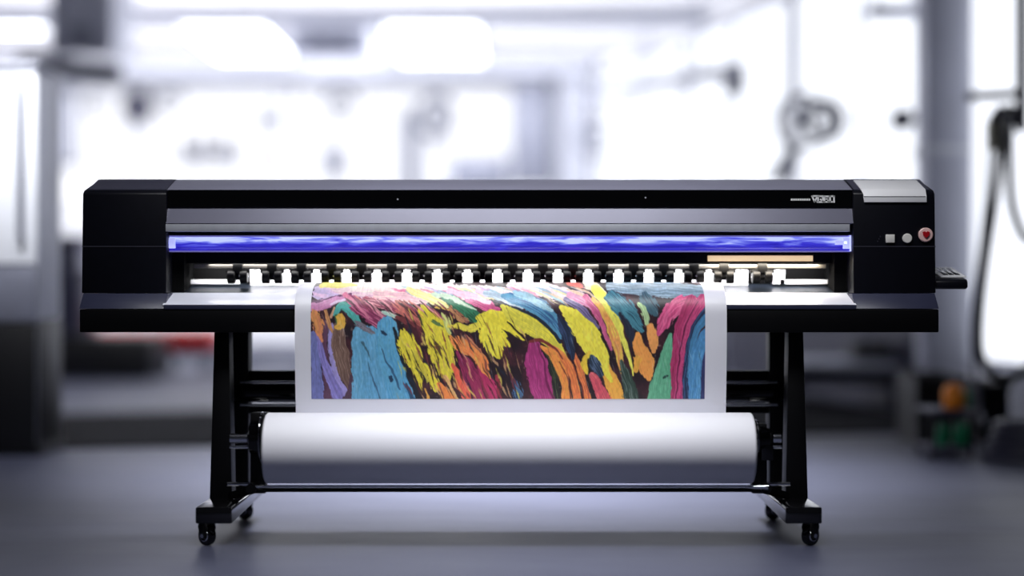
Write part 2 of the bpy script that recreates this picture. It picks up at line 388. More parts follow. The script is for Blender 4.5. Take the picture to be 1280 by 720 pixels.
    B((94, 176, 136), [(838, 418, 2), (834, 436, 6), (830, 458, 8), (826, 480, 11), (824, 502, 13)], .1, .12, (112, 190, 150))
    B((30, 70, 60), [(830, 472, 2), (834, 470, 1.6)], .2, .5)
    B((38, 52, 86), [(884, 388, 5), (868, 412, 5), (860, 450, 5), (859, 502, 5)], .3, .1, (60, 96, 140))
    B((64, 130, 176), [(884, 396, 4), (872, 410, 4), (864, 436, 3), (862, 470, 3)], .25, .1)
    B((70, 142, 198), [(882, 414, 4), (874, 436, 8), (870, 462, 8), (869, 502, 7)], .14, .1, (96, 166, 210))
    B((56, 60, 110), [(882, 440, 2), (880, 470, 3), (881, 502, 4)], .2, .2)
    for i in range(150):
        x = 496+rng.rand()*150; y = 384+rng.rand()*108; k = .5+rng.rand()
        d = (3+rng.rand()*3, 6+rng.rand()*9)
        B([(36, 24, 30), (60, 34, 40), (206, 160, 110), (30, 40, 56), (222, 206, 80), (120, 50, 60)][rng.randint(6)], [(x, y, .5), (x+d[0]*k, y+d[1]*k, .7+rng.rand()), (x+2*d[0]*k, y+2*d[1]*k, .3)], .2, .6, None, .8)
    for i in range(60):
        x = 392+rng.rand()*485; y = 384+rng.rand()*100
        B([(240, 236, 220), (30, 26, 36), (200, 210, 225)][rng.randint(3)], [(x, y, .3), (x+2+rng.rand()*2, y+6+rng.rand()*6, .6), (x+5, y+16+rng.rand()*6, .3)], .1, .4, None, .45)
    # fine paint grain
    img *= (1+.06*(vnoise(gx/1.7, gy/3.4, 21)-.5)*2)[..., None]
    return np.clip(img/255., 0, 1)

# ================================================================== THE PRINTER
pr = thing('large_format_printer', 'wide black large-format inkjet printer on a wheeled stand with a glowing blue light tube', 'printer', (CX, .3, 0))
YB = .62                                   # rear of the housings
def housing_profile(zb=366.5):
    return [(YB, Z(224, .36)-.004), (.36, Z(224, .36)), (.205, Z(238, .205)), (.19, Z(242, .19)), (.19, Z(zb, .19)), (YB, Z(zb, .19))]
# end housings with a chamfered outer top corner
def housing(name, xo, xi, sgn):
    bm = BM(); a, b = prism(bm, housing_profile(), xo, xi)
    outer = a
    for v in outer:
        if v.co.z > Z(236, .2): v.co.x += sgn*.020
        elif v.co.z > Z(244, .2): v.co.x += sgn*.004
    return obj(name, bm, 'black', pr, bevel=.004)
lh = housing('end_housing', X(102, .19), X(208, .19), 1)
rh = housing('end_housing', X(1170, .19), X(1066.5, .19), -1)
for h, xa, xb in ((lh, 102.5, 207.5), (rh, 1067, 1169.5)):
    obj('seam_line', BM(box, X(xa, .19), X(xb, .19), .1885, .195, Z(308.8, .19), Z(307.4, .19)), 'seam', h, smooth=False, label='thin grey seam across the black housing')
    top = BM(); d_ = .0012
    zA, zB = [Z(238, .205)+(Z(224, .36)-Z(238, .205))*(y-.205)/.155+.0015 for y in (.346, .212)]
    prism(top, [(.346, zA+d_), (.212, zB+d_), (.212, zB-.002), (.346, zA-.002)], X(xa+(7 if xa < 500 else 1), .2), X(xb-(7 if xa > 500 else 0), .2))
    obj('top_chamfer', top, 'chamfer', h, label='dark grey sloping strip along the top edge')
for xa, xb in ((101, 207.5), (1067, 1171.5)):
    bm = BM(prism, [(YB, Z(366.5, .19)-.0005), (.19, Z(366.8, .19)), (.135, Z(386, .135)), (YB, Z(386, .135))], X(xa, .16), X(xb, .16))
    obj('housing_skirt', bm, 'flare', pr, bevel=.002, label='flared dark blue-grey skirt under the end housing')
# long apron beam
obj('apron_beam', BM(box, X(99.5, .13), X(1173.5, .13), .128, .58, Z(415.5, .13), Z(386.6, .13)), 'apron', pr, bevel=.004)
obj('apron_edge', BM(box, X(205, .13), X(1070, .13), .1255, .16, Z(386.5, .13), Z(381, .13)), 'flare', pr, bevel=.001, label='thin dark blue strip under the platen')
# centre covers
xl, xr = X(208, .2), X(1066, .2)
xe, xf = X(208.2, .26), X(1065.8, .26)
tc_ = obj('top_cover', BM(prism, [(YB, Z(224.5, .36)), (.36, Z(224.5, .36)), (.205, Z(237.3, .205)), (.215, Z(238.5, .215)), (YB, Z(238.5, .215))], xl, xr), 'topgrey', pr, bevel=.001, label='grey sloping top cover')
fb = obj('front_band', BM(box, xl, xr, .207, .26, Z(258.6, .207), Z(238, .207)), 'gloss', pr, label='glossy black band carrying the white lettering')
obj('window_cover', BM(prism, [(.214, Z(258.8, .214)), (.190, Z(279, .190)), (.196, Z(280, .196)), (.33, Z(280, .196)), (.33, Z(258.8, .214))], xl, xr), 'cover', pr, label='smoked grey sloping cover')
obj('cover_lip', BM(box, xl, X(1062, .19), .187, .235, Z(289.3, .187), Z(280.2, .187)), 'alu', pr, bevel=.0008, label='brushed aluminium lip of the cover')
obj('screw', BM(cyl, (X(497, .2), .203, Z(249, .2)), (X(497, .2), .21, Z(249, .2)), .003, 12), 'alu', fb)
obj('screw', BM(cyl, (X(807, .2), .203, Z(247, .2)), (X(807, .2), .21, Z(247, .2)), .003, 12), 'alu', fb)
# white marks on the band: a thin line of small lettering, then a bold blocky word
yb_ = .2045
bm = BM()
for k in range(9):
    x = 989+k*2.75
    box(bm, X(x, .2), X(x+2.2, .2), yb_, .208, Z(250.6, .2), Z(248.2, .2))
obj('small_lettering', bm, 'logo', fb, smooth=False, label='thin line of small white lettering')
bm = BM()
def bar(x0, y0, x1, y1, t=2.0):
    a = Vector((X(x0, .2), 0, Z(y0, .2))); b = Vector((X(x1, .2), 0, Z(y1, .2))); d = (b-a).normalized(); n = Vector((-d.z, 0, d.x))*t*.5*(D+.2)/F
    e = d*t*.35*(D+.2)/F
    q = [a-e+n, b+e+n, b+e-n, a-e-n]
    f = [bm.verts.new((p.x, yb_, p.z)) for p in q]; g = [bm.verts.new((p.x, .208, p.z)) for p in q]
    bm.faces.new(f); bm.faces.new(g[::-1])
    for i in range(4): bm.faces.new((f[i], g[i], g[(i+1) % 4], f[(i+1) % 4]))
for s in ((1015.5, 245, 1018.5, 252), (1018.5, 252, 1022, 245.6), (1016, 245, 1024, 245), (1023, 247, 1023, 252), (1022, 252.4, 1029, 252.4), (1024, 245.2, 1029, 245.2), (1029, 246, 1029, 251.6),
          (1031, 245.4, 1035.5, 245.4), (1031, 246, 1031, 252), (1031, 252.2, 1036, 252.2), (1035.6, 248.6, 1035.6, 252), (1033.6, 248.6, 1036, 248.6), (1038, 245, 1038, 252.4), (1038, 252.2, 1040.6, 252.2), (1038, 245.2, 1043, 245.2), (1042.9, 245, 1042.9, 252.6), (1026, 249, 1029, 252)):
    bar(*s)
obj('bold_lettering', bm, 'logo', fb, smooth=False, label='bold white blocky lettering')
# interior
obj('interior_back', BM(box, xl, xr, .50, .52, Z(386, .5), Z(240, .5)), 'dark', pr)
obj('interior_roof', BM(box, xl, xr, .24, .50, Z(292, .24), Z(290, .24)), 'dark', pr)
lt = obj('light_tube', BM(cyl, (X(207, .25), .25, Z(304.6, .25)), (X(1065.5, .25), .25, Z(304.6, .25)), 9.0*(D+.25)/F, 28), 'tube', pr, label='glowing blue light tube full of small white reflections')
recenter(lt)
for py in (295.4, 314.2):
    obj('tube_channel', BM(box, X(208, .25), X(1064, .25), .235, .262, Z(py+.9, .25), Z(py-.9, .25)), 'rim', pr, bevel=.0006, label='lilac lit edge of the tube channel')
for xa, xb in ((206.5, 209.5), (1063, 1066)):
    obj('tube_end_cap', BM(box, X(xa, .22), X(xb, .22), .222, .27, Z(314, .22), Z(294, .22)), 'tube_end', pr)
for xa, xb, za, zb in ((210.5, 219, 310.5, 297.5), (1044, 1060, 306, 300.5), (1054, 1063, 311, 297)):  # pale glow at the tube ends, added as small glowing blocks
    obj('end_glow', BM(box, X(xa, .22), X(xb, .22), .2215, .235, Z(za, .22), Z(zb, .22)), 'tube_end', lt, bevel=.003, label='small pale block put in for the glow at the tube end')
obj('carriage_beam', BM(box, xe, xf, .33, .42, Z(329, .33), Z(296, .33)), 'dark', pr)
obj('carriage_rail', BM(box, X(243, .345), X(1032, .345), .338, .36, Z(335.2, .34), Z(330.6, .34)), 'rail', pr, bevel=.001, label='thin steel rail above the pinch rollers')
obj('work_light_strip', BM(box, X(885, .32), X(1016, .32), .318, .329, Z(326.5, .32), Z(319.5, .32)), 'warm', pr, bevel=.001, label='warm tan light strip inside the opening')
obj('media_guide', BM(box, X(313, .42), X(935, .42), .42, .43, Z(357, .42), Z(337.5, .42)), 'guide', pr, label='white media guide behind the rollers')
for xa, xb, ya, yb in ((232, 300, 349.5, 355), (966, 981, 337.5, 355), (975, 1040, 349.5, 355)):
    obj('media_guide', BM(box, X(xa, .41), X(xb, .41), .408, .418, Z(yb, .41), Z(ya, .41)), 'guide', pr)
obj('inner_cheek', BM(box, X(209, .3), X(231, .3), .29, .46, Z(366, .3), Z(316, .3)), 'dark', pr)
obj('inner_cheek', BM(box, X(1042, .3), X(1065, .3), .29, .46, Z(366, .3), Z(316, .3)), 'dark', pr)
obj('platen_bed', BM(prism, [(.50, Z(355, .46)), (.46, Z(355, .46)), (.285, Z(366, .285)), (.285, Z(378, .285)), (.50, Z(378, .285))], xl, xr), 'slot', pr, label='dark blue platen bed')
pl = obj('platen_lip', BM(prism, [(.284, Z(366, .284)), (.20, Z(374, .20)), (.150, Z(379.5, .150)), (.140, Z(381.3, .140)), (.152, Z(384, .152)), (.284, Z(384, .284))], xl, xr), 'platen', pr, label='bright white platen lip')
# pinch rollers: bracket, two wheels, axle
pr_x = [298, 341, 377.5]+[415+37.65*k for k in range(13)]+[904, 952]
def pinch(x, idx):
    y = .355; xc = X(x, y); s = (D+y)/F
    bm = BM(); prism(bm, [(y-.016, Z(338, y)), (y-.020, Z(347, y)), (y-.012, Z(350, y)), (y+.02, Z(350, y)), (y+.02, Z(326, y)), (y-.010, Z(326, y))], xc-6.5*s, xc+6.5*s)
    box(bm, xc-15*s, xc+15*s, y-.018, y-.008, Z(341.5, y), Z(337, y)); box(bm, xc-6*s, xc+6*s, y-.024, y-.010, Z(341, y), Z(327, y))
    for sg in (-1, 1): prism(bm, [(y-.014, Z(339, y)), (y-.014, Z(344, y)), (y+.012, Z(344, y)), (y+.012, Z(336, y))], xc+sg*5*s, xc+sg*(10.5 if idx else 13)*s)
    br = obj('pinch_roller', bm, 'rubber', pr, bevel=.001)
    for sg in (-1, 1):
        w = BM(); cx = xc+sg*7.8*s; r = 8.2*s
        lathe(w, [(r*.55, -5*s), (r*.9, -4.7*s), (r, -4*s), (r, 4*s), (r*.9, 4.7*s), (r*.55, 5*s)], (cx, y-.012, Z(346.2, y)), 20, 'X')
        wh = obj('wheel', w, 'rubber', br)
    obj('axle', BM(cyl, (xc-13.5*s, y-.012, Z(346.2, y)), (xc+13.5*s, y-.012, Z(346.2, y)), .0035, 10), 'chrome', br)
    obj('spring_pin', BM(cyl, (xc+3*s, y-.024, Z(345, y)), (xc+3*s, y-.012, Z(344, y)), .0028, 10), 'chrome', br)
for i, x in enumerate(pr_x): pinch(x, i)
# control side of the right housing
def slope_z(y): return Z(238, .205)+(Z(224, .36)-Z(238, .205))*(y-.205)/.155
lidp = BM()
aa, bb = prism(lidp, [(.325, slope_z(.325)+.006), (.200, slope_z(.205)+.004), (.184, Z(245.5, .184)), (.1835, Z(252.8, .184)), (.192, Z(252.8, .19)), (.192, Z(246, .19)), (.215, slope_z(.215)-.004), (.325, slope_z(.325)-.004)], X(1080, .19), X(1157.8, .19))
for v in aa:
    if v.co.z > Z(240, .2): v.co.x -= .008
lid = obj('control_lid', lidp, 'lid', rh, bevel=.0008, label='pale lid over the control display')
obj('lid_crease', BM(box, X(1080, .18), X(1157.4, .18), .1832, .1848, Z(246.1, .18), Z(245.3, .18)), 'seam', pr, smooth=False)
obj('square_button', BM(box, X(1107.6, .18), X(1118.6, .18), .182, .19, Z(303.2, .18), Z(293, .18)), 'button', rh, bevel=.001, label='white square button')
def disc(px, py, r, m, name, lab, y0=.181, parent=rh):
    s = (D+.19)/F; bm = BM(); lathe(bm, [(r*s, .191), (r*s, y0+.002), (r*s*.88, y0), (r*s*.2, y0-.0003)], (X(px, .19), 0, Z(py, .19)), 28, 'Y')
    return obj(name, bm, m, parent, label=lab)
disc(1133.6, 298, 6, 'button', 'round_button', 'white round button')
es = disc(1156.6, 293.6, 9, 'pink', 'stop_button', 'pale pink ring of the stop button')
s_ = (D+.19)/F; bm = BM()
xs_, zs_ = X(1156.6, .19), Z(293.2, .19)
tri = [(xs_-4.4*s_, zs_+3.2*s_), (xs_-1.5*s_, zs_+4.0*s_), (xs_, zs_+2.6*s_), (xs_+1.5*s_, zs_+4.0*s_), (xs_+4.4*s_, zs_+3.2*s_), (xs_+3.6*s_, zs_-1*s_), (xs_, zs_-4.4*s_), (xs_-3.6*s_, zs_-1*s_)]
f = [bm.verts.new((a, .176, b)) for a, b in tri]; g = [bm.verts.new((a, .182, b)) for a, b in tri]
bm.faces.new(f); bm.faces.new(g[::-1])
for i in range(len(tri)): bm.faces.new((f[i], g[i], g[(i+1) % len(tri)], f[(i+1) % len(tri)]))
obj('stop_mark', bm, 'red', es, label='red mark in the middle of the stop button')
bm = BM()
for k in range(3): box(bm, X(1096.6+k*1.6, .19), X(1097.6+k*1.6, .19), .1875, .19, Z(302.5-k*3, .19), Z(300.7-k*3, .19))
obj('dim_indicator', bm, 'seam', rh, smooth=False)
# control tray
ty0, ty1 = .20, .46
tr = obj('control_tray', BM(prism, [(ty1, Z(334, ty1)), (ty0+.01, Z(349.5, ty0)), (ty0, Z(352, ty0)), (ty0, Z(359.5, ty0)), (ty0+.02, Z(361.5, ty0)), (ty1, Z(361.5, ty0))], X(1168, ty0), X(1210, ty0)), 'black', pr, bevel=.004, label='black control tray sticking out from the housing')
sl = (Z(334, ty1)-Z(349.5, ty0))/(ty1-ty0-.01)
def tz(y): return Z(349.5, ty0)+(y-ty0-.01)*sl
obj('key_plate', BM(prism, [(ty0+.05, tz(ty0+.05)+.003), (ty1-.02, tz(ty1-.02)+.003), (ty1-.02, tz(ty1-.02)-.002), (ty0+.05, tz(ty0+.05)-.002)], X(1171.5, .3), X(1203, .3)), 'lid', tr, label='pale grey key plate')
for i in range(3):
    ya = ty0+.085; yb2 = ya+.13
    obj('key', BM(prism, [(ya, tz(ya)+.0055), (yb2, tz(yb2)+.0055), (yb2, tz(yb2)+.001), (ya, tz(ya)+.001)], X(1178+i*7.5, .3), X(1183.5+i*7.5, .3)), 'gloss', tr, bevel=.001)
# ---- stand
def side(sg):
    def sx(off, y): return CX+sg*off*(D+y)/F      # offset in pixels from the printer's middle
    fo = 392*(D)/F; fi = 346*(D)/F
    foot = BM(); x0, x1 = CX+sg*fo, CX+sg*fi
    vv = box(foot, min(x0, x1), max(x0, x1), 0, .68, Z(655, 0), Z(634, 0))
    for v in vv:
        if v.co.y > .5:
            v.co.x -= sg*.018
            if v.co.z < .1: v.co.z = .104
    ft = obj('foot_beam', foot, 'foot', pr, bevel=.006)
    # tapering front post
    y0, y1 = .215, .30; bm = BM()
    zt_, zb_ = Z(415, .13)+.01, Z(634, 0)-.004
    v = []
    for z, o, i_ in ((zb_, 374, 346), (zt_, 368, 350)):
        for (xx, yy) in ((sx(o, y0), y0), (sx(i_, y0), y0), (sx(i_, y0), y1), (sx(o, y0), y1)): v.append(bm.verts.new((xx, yy, z)))
    for q in ((0,1,2,3),(7,6,5,4),(0,4,5,1),(1,5,6,2),(2,6,7,3),(3,7,4,0)): bm.faces.new([v[k] for k in q])
    obj('stand_post', bm, 'apron', pr, bevel=.003)
    xa, xb = sx(352, .45), sx(325, .45)
    obj('stand_post', BM(box, min(xa, xb), max(xa, xb), .44, .53, Z(634, 0)-.004, zt_), 'apron', pr, bevel=.003)
    # take-up support: arm from the foot, upright, flange
    s = (D+YR+.02)/F; xo, xi = CX+sg*322*s, CX+sg*303*s
    up = BM(); a0, a1 = min(xo, xi), max(xo, xi)
    box(up, a0, a1, YR, YR+.045, Z(617, YR), Z(530, YR))
    sb = obj('take_up_bracket', up, 'apron', pr, bevel=.003)
    p0 = Vector(((xo+xi)/2, YR+.03, Z(612, YR))); p1 = Vector((sx(358, .25), .25, Z(622, .25))); n_ = Vector((0, 0, .010)); w_ = Vector((.012, .010*sg, 0))
    st = BM(); q_ = [st.verts.new(p+s1*w_+s2*n_) for p in (p0, p1) for s1, s2 in ((-1, -1), (1, -1), (1, 1), (-1, 1))]
    for q in ((0,1,2,3),(7,6,5,4),(0,4,5,1),(1,5,6,2),(2,6,7,3),(3,7,4,0)): st.faces.new([q_[k] for k in q])
    obj('bracket_arm', st, 'apron', sb)
    obj('stub_rod', BM(cyl, (CX+sg*354*s, YR+.06, Z(608, YR)), (CX+sg*316*s, YR+.06, Z(608, YR)), .0075, 16), 'chrome', sb, label='short chrome stub rod')
    # casters
    for yy, off in ((.025, 377), (.60, 330)):
        cx = CX+sg*off*(D+yy)/F; r = .035
        rotm = Matrix.Translation((cx, yy, 0)) @ Matrix.Rotation(R(-52*sg), 4, 'Z') @ Matrix.Translation((-cx, -yy, 0))
        def sw(bm): bmesh.ops.transform(bm, matrix=rotm, verts=bm.verts); return bm
        fk = BM()
        for q in (-1, 1):
            prism(fk, [(yy-.012, r-.008), (yy+.012, r-.008), (yy+.024, .066), (yy+.020, .076), (yy-.018, .076), (yy-.022, .062)], cx+q*.0185-.0025, cx+q*.0185+.0025)
        box(fk, cx-.021, cx+.021, yy-.018, yy+.020, .0735, .0785)
        cs = obj('caster', sw(fk), 'rubber', pr, bevel=.001)
        bm = BM(); lathe(bm, [(r*.72, -.014), (r*.96, -.011), (r, -.004), (r, .004), (r*.96, .011), (r*.72, .014)], (cx, yy, r), 28, 'X')
        obj('wheel', sw(bm), 'gloss', cs)
        obj('stem', BM(cyl, (cx, yy, .076), (cx, yy, Z(655, 0)+.003), .011, 16), 'rubber', cs)
        obj('axle', sw(BM(cyl, (cx-.024, yy, r), (cx+.024, yy, r), .0075, 14)), 'chrome', cs, label='chrome axle')
        hub = BM()
        for q in (-1, 1): torus(hub, (cx+q*.0145, yy, r), r*.52, .0026, 'X', 24, 8)
        obj('hub_ring', sw(hub), 'chrome', cs)
        obj('collar', BM(cyl, (cx, yy, .0788), (cx, yy, .083), .016, 18), 'chrome', cs)
side(-1); side(1)
# cross members
for ya, yb, nm in ((463, 476, 'cross_beam'), (507, 516, 'cross_beam')):
    obj(nm, BM(box, X(289, .48), X(983, .48), .455, .50, Z(yb, .48), Z(ya, .48)), 'apron', pr, bevel=.003)
obj('rear_media_tube', BM(cyl, (X(291, .40), .40, Z(491, .4)), (X(981, .40), .40, Z(491, .4)), .034, 28), 'gloss', pr, label='glossy black tube behind the sheet')
for py in (478, 506):  # highlight lines put in as thin pale rods
    obj('highlight_rod', BM(cyl, (X(300, .44), .44, Z(py, .44)), (X(972, .44), .44, Z(py, .44)), .004, 12), 'alu', pr)
# take-up shaft, hubs and rods
ZR, RR = Z(560, YR), 44*(D+YR)/F
ZS = Z(548, YR)
for sg, a, b in ((-1, 333, 288), (1, 940, 976)):
    sh = obj('take_up_shaft', BM(cyl, (X(a-sg*4, YR), YR, ZS), (X(b, YR), YR, ZS), .0175, 28), 'chrome', pr, label='chrome end of the take-up shaft')
    obj('lower_pin', BM(cyl, (X(a, YR), YR-.01, Z(558.5, YR)), (X(b, YR), YR-.01, Z(558.5, YR)), .006, 12), 'chrome', sh)
    hb = BM()
    x0, x1 = X(a+sg*1.2, YR), X(a+sg*22, YR)
    if sg < 0: prof = [(.075, 0), (.088, .004), (.088, .014), (.060, .020), (.056, .050), (.04, .058)]
    else: prof = [(.055, 0), (.062, .003), (.062, .016), (.045, .022), (.034, .05), (.030, .056)]
    lathe(hb, [(r, sg*h) for r, h in prof], (x0, YR, Z(547, YR)), 36, 'X')
    hb_ = obj('hub_flange', hb, 'gloss', pr, label='glossy black hub at the end of the roll')
    tb = BM(); torus(tb, (x0+sg*.010, YR, Z(547, YR)), .0885 if sg < 0 else .0625, .0018, 'X', 40, 8); obj('flange_rim', tb, 'chrome', hb_)
    ring = BM(); torus(ring, (x0+sg*.055, YR, ZS), .024, .006, 'X', 28, 10); obj('clamp_ring', ring, 'rubber', hb_)
obj('motor_box', BM(box, X(950, YR), X(966, YR), YR-.02, YR+.07, Z(575, YR), Z(537, YR)), 'gloss', pr, bevel=.004)
obj('clamp_block', BM(box, X(311, YR), X(333, YR), YR+.03, YR+.08, Z(540, YR), Z(517, YR)), 'apron', pr, bevel=.004)
obj('tension_rod', BM(cyl, (X(314, YR), YR-.03, Z(606.6, YR)), (X(958, YR), YR-.03, Z(606.6, YR)), .0055, 14), 'chrome', pr, label='chrome tension rod under the roll')
obj('lower_rod', BM(cyl, (X(314, YR), YR+.00, Z(612.6, YR)), (X(958, YR), YR+.00, Z(612.6, YR)), .007, 14), 'apron', pr)
for px, sg in ((316, -1), (956, 1)):
    obj('rod_end', BM(cyl, (X(px, YR), YR-.04, Z(609, YR)), (X(px, YR), YR+.01, Z(609, YR)), .018, 20), 'apron', pr)
obj('rod_tip', BM(cyl, (X(930, YR), YR-.045, Z(606.8, YR)), (X(957, YR), YR-.045, Z(606.8, YR)), .004, 16, .009), 'chrome', pr, label='chrome cone at the rod end')

# hidden area lights; the wide two are added to brighten guide and platen
def area(name, loc, size, sizey, power, col, rot, parent=None):
    l = bpy.data.lights.new(name, 'AREA'); l.shape = 'RECTANGLE'; l.size = size; l.size_y = sizey; l.energy = power; l.color = col
    o = bpy.data.objects.new(name, l); C.objects.link(o); o.location = loc; o.rotation_euler = rot
    if parent: o.parent = parent; o.matrix_parent_inverse = Matrix.Translation(-world_loc(parent))
    return o
LP = dict(inner_light=5.0)
area('unseen_inner_light', ((X(232)+X(1040))/2, .385, Z(334, .385)), 2.30, .012, 8.0, (1, .99, .98), (R(60), 0, 0), pr)
area('unseen_inner_light', ((xl+xr)/2, .33, Z(329.6, .33)), 2.2, .015, 1.6, (1, .98, .96), (R(-12), 0, 0), pr)
area('unseen_inner_light', (X(960, .3), .315, Z(329, .3)), .40, .02, 1.3, (1, .88, .7), (R(10), 0, 0), pr)

# ================================================================== THE SHEET AND THE ROLL
SY = .110
PL, PR_ = X(368.5, SY), X(908.5, SY)
yc, zc, ay, az = .36, Z(397, SY), .36-SY, 0.0
az = Z(353.2, .36)-zc
path = [(.425, Z(353.2, .36)-.0005)]
for k in range(0, 41):
    a = math.pi/2*k/40; path.append((yc-ay*math.sin(a)**(2/2.7), zc+az*max(0, math.cos(a))**(2/2.7)))
ZD = Z(420, SY)
dy, dz = SY-YR, ZD-ZR
for k in range(1, 9): path.append((SY, zc+(ZD-zc)*k/8))
rr = RR+.0015
L_ = math.hypot(dy, dz); ph = math.atan2(dz, dy); th = ph-math.acos(rr/L_)
cy_, cz_ = YR+rr*math.cos(th), ZR+rr*math.sin(th)
N = 40
for k in range(1, N+1): t = k/N; path.append((SY+(cy_-SY)*t**1.5, ZD+(cz_-ZD)*t))
for k in range(1, 9):
    a = th-k*.06; path.append((YR+rr*math.cos(a), ZR+rr*math.sin(a)))
def sheet(bm, prof, x0, x1, thick):
    n = len(prof); front, back = [], []
    for i, (y, z) in enumerate(prof):
        a = prof[max(i-1, 0)]; b = prof[min(i+1, n-1)]
        ty, tz_ = b[0]-a[0], b[1]-a[1]; l = math.hypot(ty, tz_); ny, nz = tz_/l, -ty/l
        front.append((y+ny*thick, z+nz*thick)); back.append((y, z))
    prism(bm, front+back[::-1], x0, x1)
shp = thing('printed_sheet', 'white paper sheet printed with a colourful abstract painting, hanging from the printer', 'poster', ((PL+PR_)/2, .2, 0))
bm = BM(sheet, path, PL, PR_, .0006)
# the end faces are long strips: triangulate them so they stay valid
bmesh.ops.triangulate(bm, faces=[f for f in bm.faces if len(f.verts) > 4])
obj('paper_web', bm, 'paper', shp)
# painting: dense grid following the sheet, pigment stored per vertex
def at_len(prof):
    L = [0]
    for a, b in zip(prof, prof[1:]): L.append(L[-1]+math.hypot(b[0]-a[0], b[1]-a[1]))
    return np.array(L)
PP = np.array(path); LL = at_len(path)
pyy = HY+(H-PP[:, 1])*F/(D+PP[:, 0])
vis = int(np.argmax(pyy > 498.6))
l0, l1 = 0.03, float(np.interp(498.6, pyy[1:], LL[1:]))
NX, NY = 820, 300
ls = np.linspace(l0, l1, NY)
ys = np.interp(ls, LL, PP[:, 0]); zs = np.interp(ls, LL, PP[:, 1])
ty = np.gradient(ys); tz_ = np.gradient(zs); tl = np.hypot(ty, tz_)
oy, oz = ys+tz_/tl*.0012, zs-ty/tl*.0012
rowpy = HY+(H-oz)*F/(D+oy)
art = make_art(NX, 300)
ay_src = np.clip((rowpy-354.0)/(498.6-354.0)*299, 0, 299)
i0 = np.floor(ay_src).astype(int); i1 = np.minimum(i0+1, 299); fr = (ay_src-i0)[:, None, None]
colr = art[i0]*(1-fr)+art[i1]*fr
xs = np.linspace(X(388.5, SY), X(881.5, SY), NX)
co = np.zeros((NY, NX, 3)); co[..., 0] = xs[None]; co[..., 1] = oy[:, None]; co[..., 2] = oz[:, None]
idx = np.arange(NX*NY).reshape(NY, NX)
q = np.stack([idx[:-1, :-1], idx[1:, :-1], idx[1:, 1:], idx[:-1, 1:]], -1).reshape(-1, 4)
me = bpy.data.meshes.new('printed_painting')
me.vertices.add(NX*NY); me.vertices.foreach_set('co', co.reshape(-1))
me.loops.add(q.size); me.loops.foreach_set('vertex_index', q.reshape(-1).astype(np.int32))
me.polygons.add(len(q)); me.polygons.foreach_set('loop_start', np.arange(0, q.size, 4, dtype=np.int32))
me.update(calc_edges=True)
at = me.color_attributes.new('pigment', 'FLOAT_COLOR', 'POINT')
lc = np.where(colr <= .04045, colr/12.92, ((colr+.055)/1.055)**2.4)
rgba = np.ones((NY, NX, 4)); rgba[..., :3] = lc
at.data.foreach_set('color', rgba.reshape(-1))
me.polygons.foreach_set('use_smooth', np.ones(len(q), dtype=bool))
pm = bpy.data.materials.new('glossy_ink'); pm.use_nodes = True; nt = pm.node_tree; b = nt.nodes['Principled BSDF']
an = nt.nodes.new('ShaderNodeAttribute'); an.attribute_name = 'pigment'
hs = nt.nodes.new('ShaderNodeHueSaturation'); hs.inputs['Saturation'].default_value = .95; hs.inputs['Value'].default_value = 1.15
nt.links.new(an.outputs['Color'], hs.inputs['Color']); nt.links.new(hs.outputs['Color'], b.inputs['Base Color'])
b.inputs['Roughness'].default_value = .46
me.materials.append(pm)
po = bpy.data.objects.new('printed_painting', me); C.objects.link(po); po.parent = shp; po.matrix_parent_inverse = Matrix.Translation(-shp.location)
po['label'] = 'abstract painting of sweeping multicolour brush strokes'
# roll
rl = thing('paper_roll', 'thick white paper roll on the take-up shaft below the hanging sheet', 'paper roll', (X(636, YR), YR, 0))
bm = BM(); x0, x1 = X(333, YR), X(940, YR)
lathe(bm, [(.045, x0+.001), (RR-.004, x0+.001), (RR, x0+.006), (RR, x1-.006), (RR-.004, x1-.001), (.045, x1-.001)], (0, YR, ZR), 96, 'X')
rb = obj('rolled_paper', bm, 'roll', rl)
for xa in (x0, x1):
    t_ = BM(); torus(t_, (xa, YR, ZR), .042, .006, 'X', 32, 8); obj('cardboard_core', t_, mat('core_board', (.55, .5, .45), .8), rl)
# ================================================================== THE WORKSHOP
CE = 3.45                                  # ceiling height
BY = 14.0                                  # back wall
M['wall'] = mat('white_wall_paint', (.93, .932, .945), .7, 0, .02, 1.5)
M['ceil'] = mat('pale_grey_ceiling', (.88, .88, .905), .7, 0, .03, 1.0)
M['steel'] = mat('blue_grey_painted_steel', (.78, .79, .85), .4, .1, .06, 3)
M['pale'] = mat('pale_blue_grey_metal', (.70, .71, .76), .5, .1, .06, 6)
M['mid'] = mat('mid_grey_metal', (.43, .44, .50), .5, .1, .08, 6)
M['darkgrey'] = mat('dark_blue_grey_metal', (.20, .20, .28), .45, .1, .1, 6)
M['darkest'] = mat('near_black_metal', (.05, .05, .07), .45, .1, .1, 6)
M['rosy'] = mat('faded_rosy_paint', (.72, .45, .46), .5)
M['redp'] = mat('red_paint', (.80, .12, .10), .5)
M['orange'] = mat('orange_plastic', (.95, .55, .12), .4)
M['green'] = mat('green_plastic', (.05, .50, .33), .4)
M['cream'] = mat('cream_plastic', (.86, .84, .70), .5)
def lamp_mat(name, s, c=(.97, .98, 1)):
    return mat(name, (.25, .25, .25), .6, emit=c, es=s, spec=.1)
M['lamp'] = lamp_mat('ceiling_lamp_diffuser', 6.0)
M['pane_back'] = lamp_mat('daylight_through_frosted_pane', 1.3, (.97, .975, 1))
M['pane'] = lamp_mat('bright_daylight_through_frosted_pane', 1.5, (.95, .965, 1))
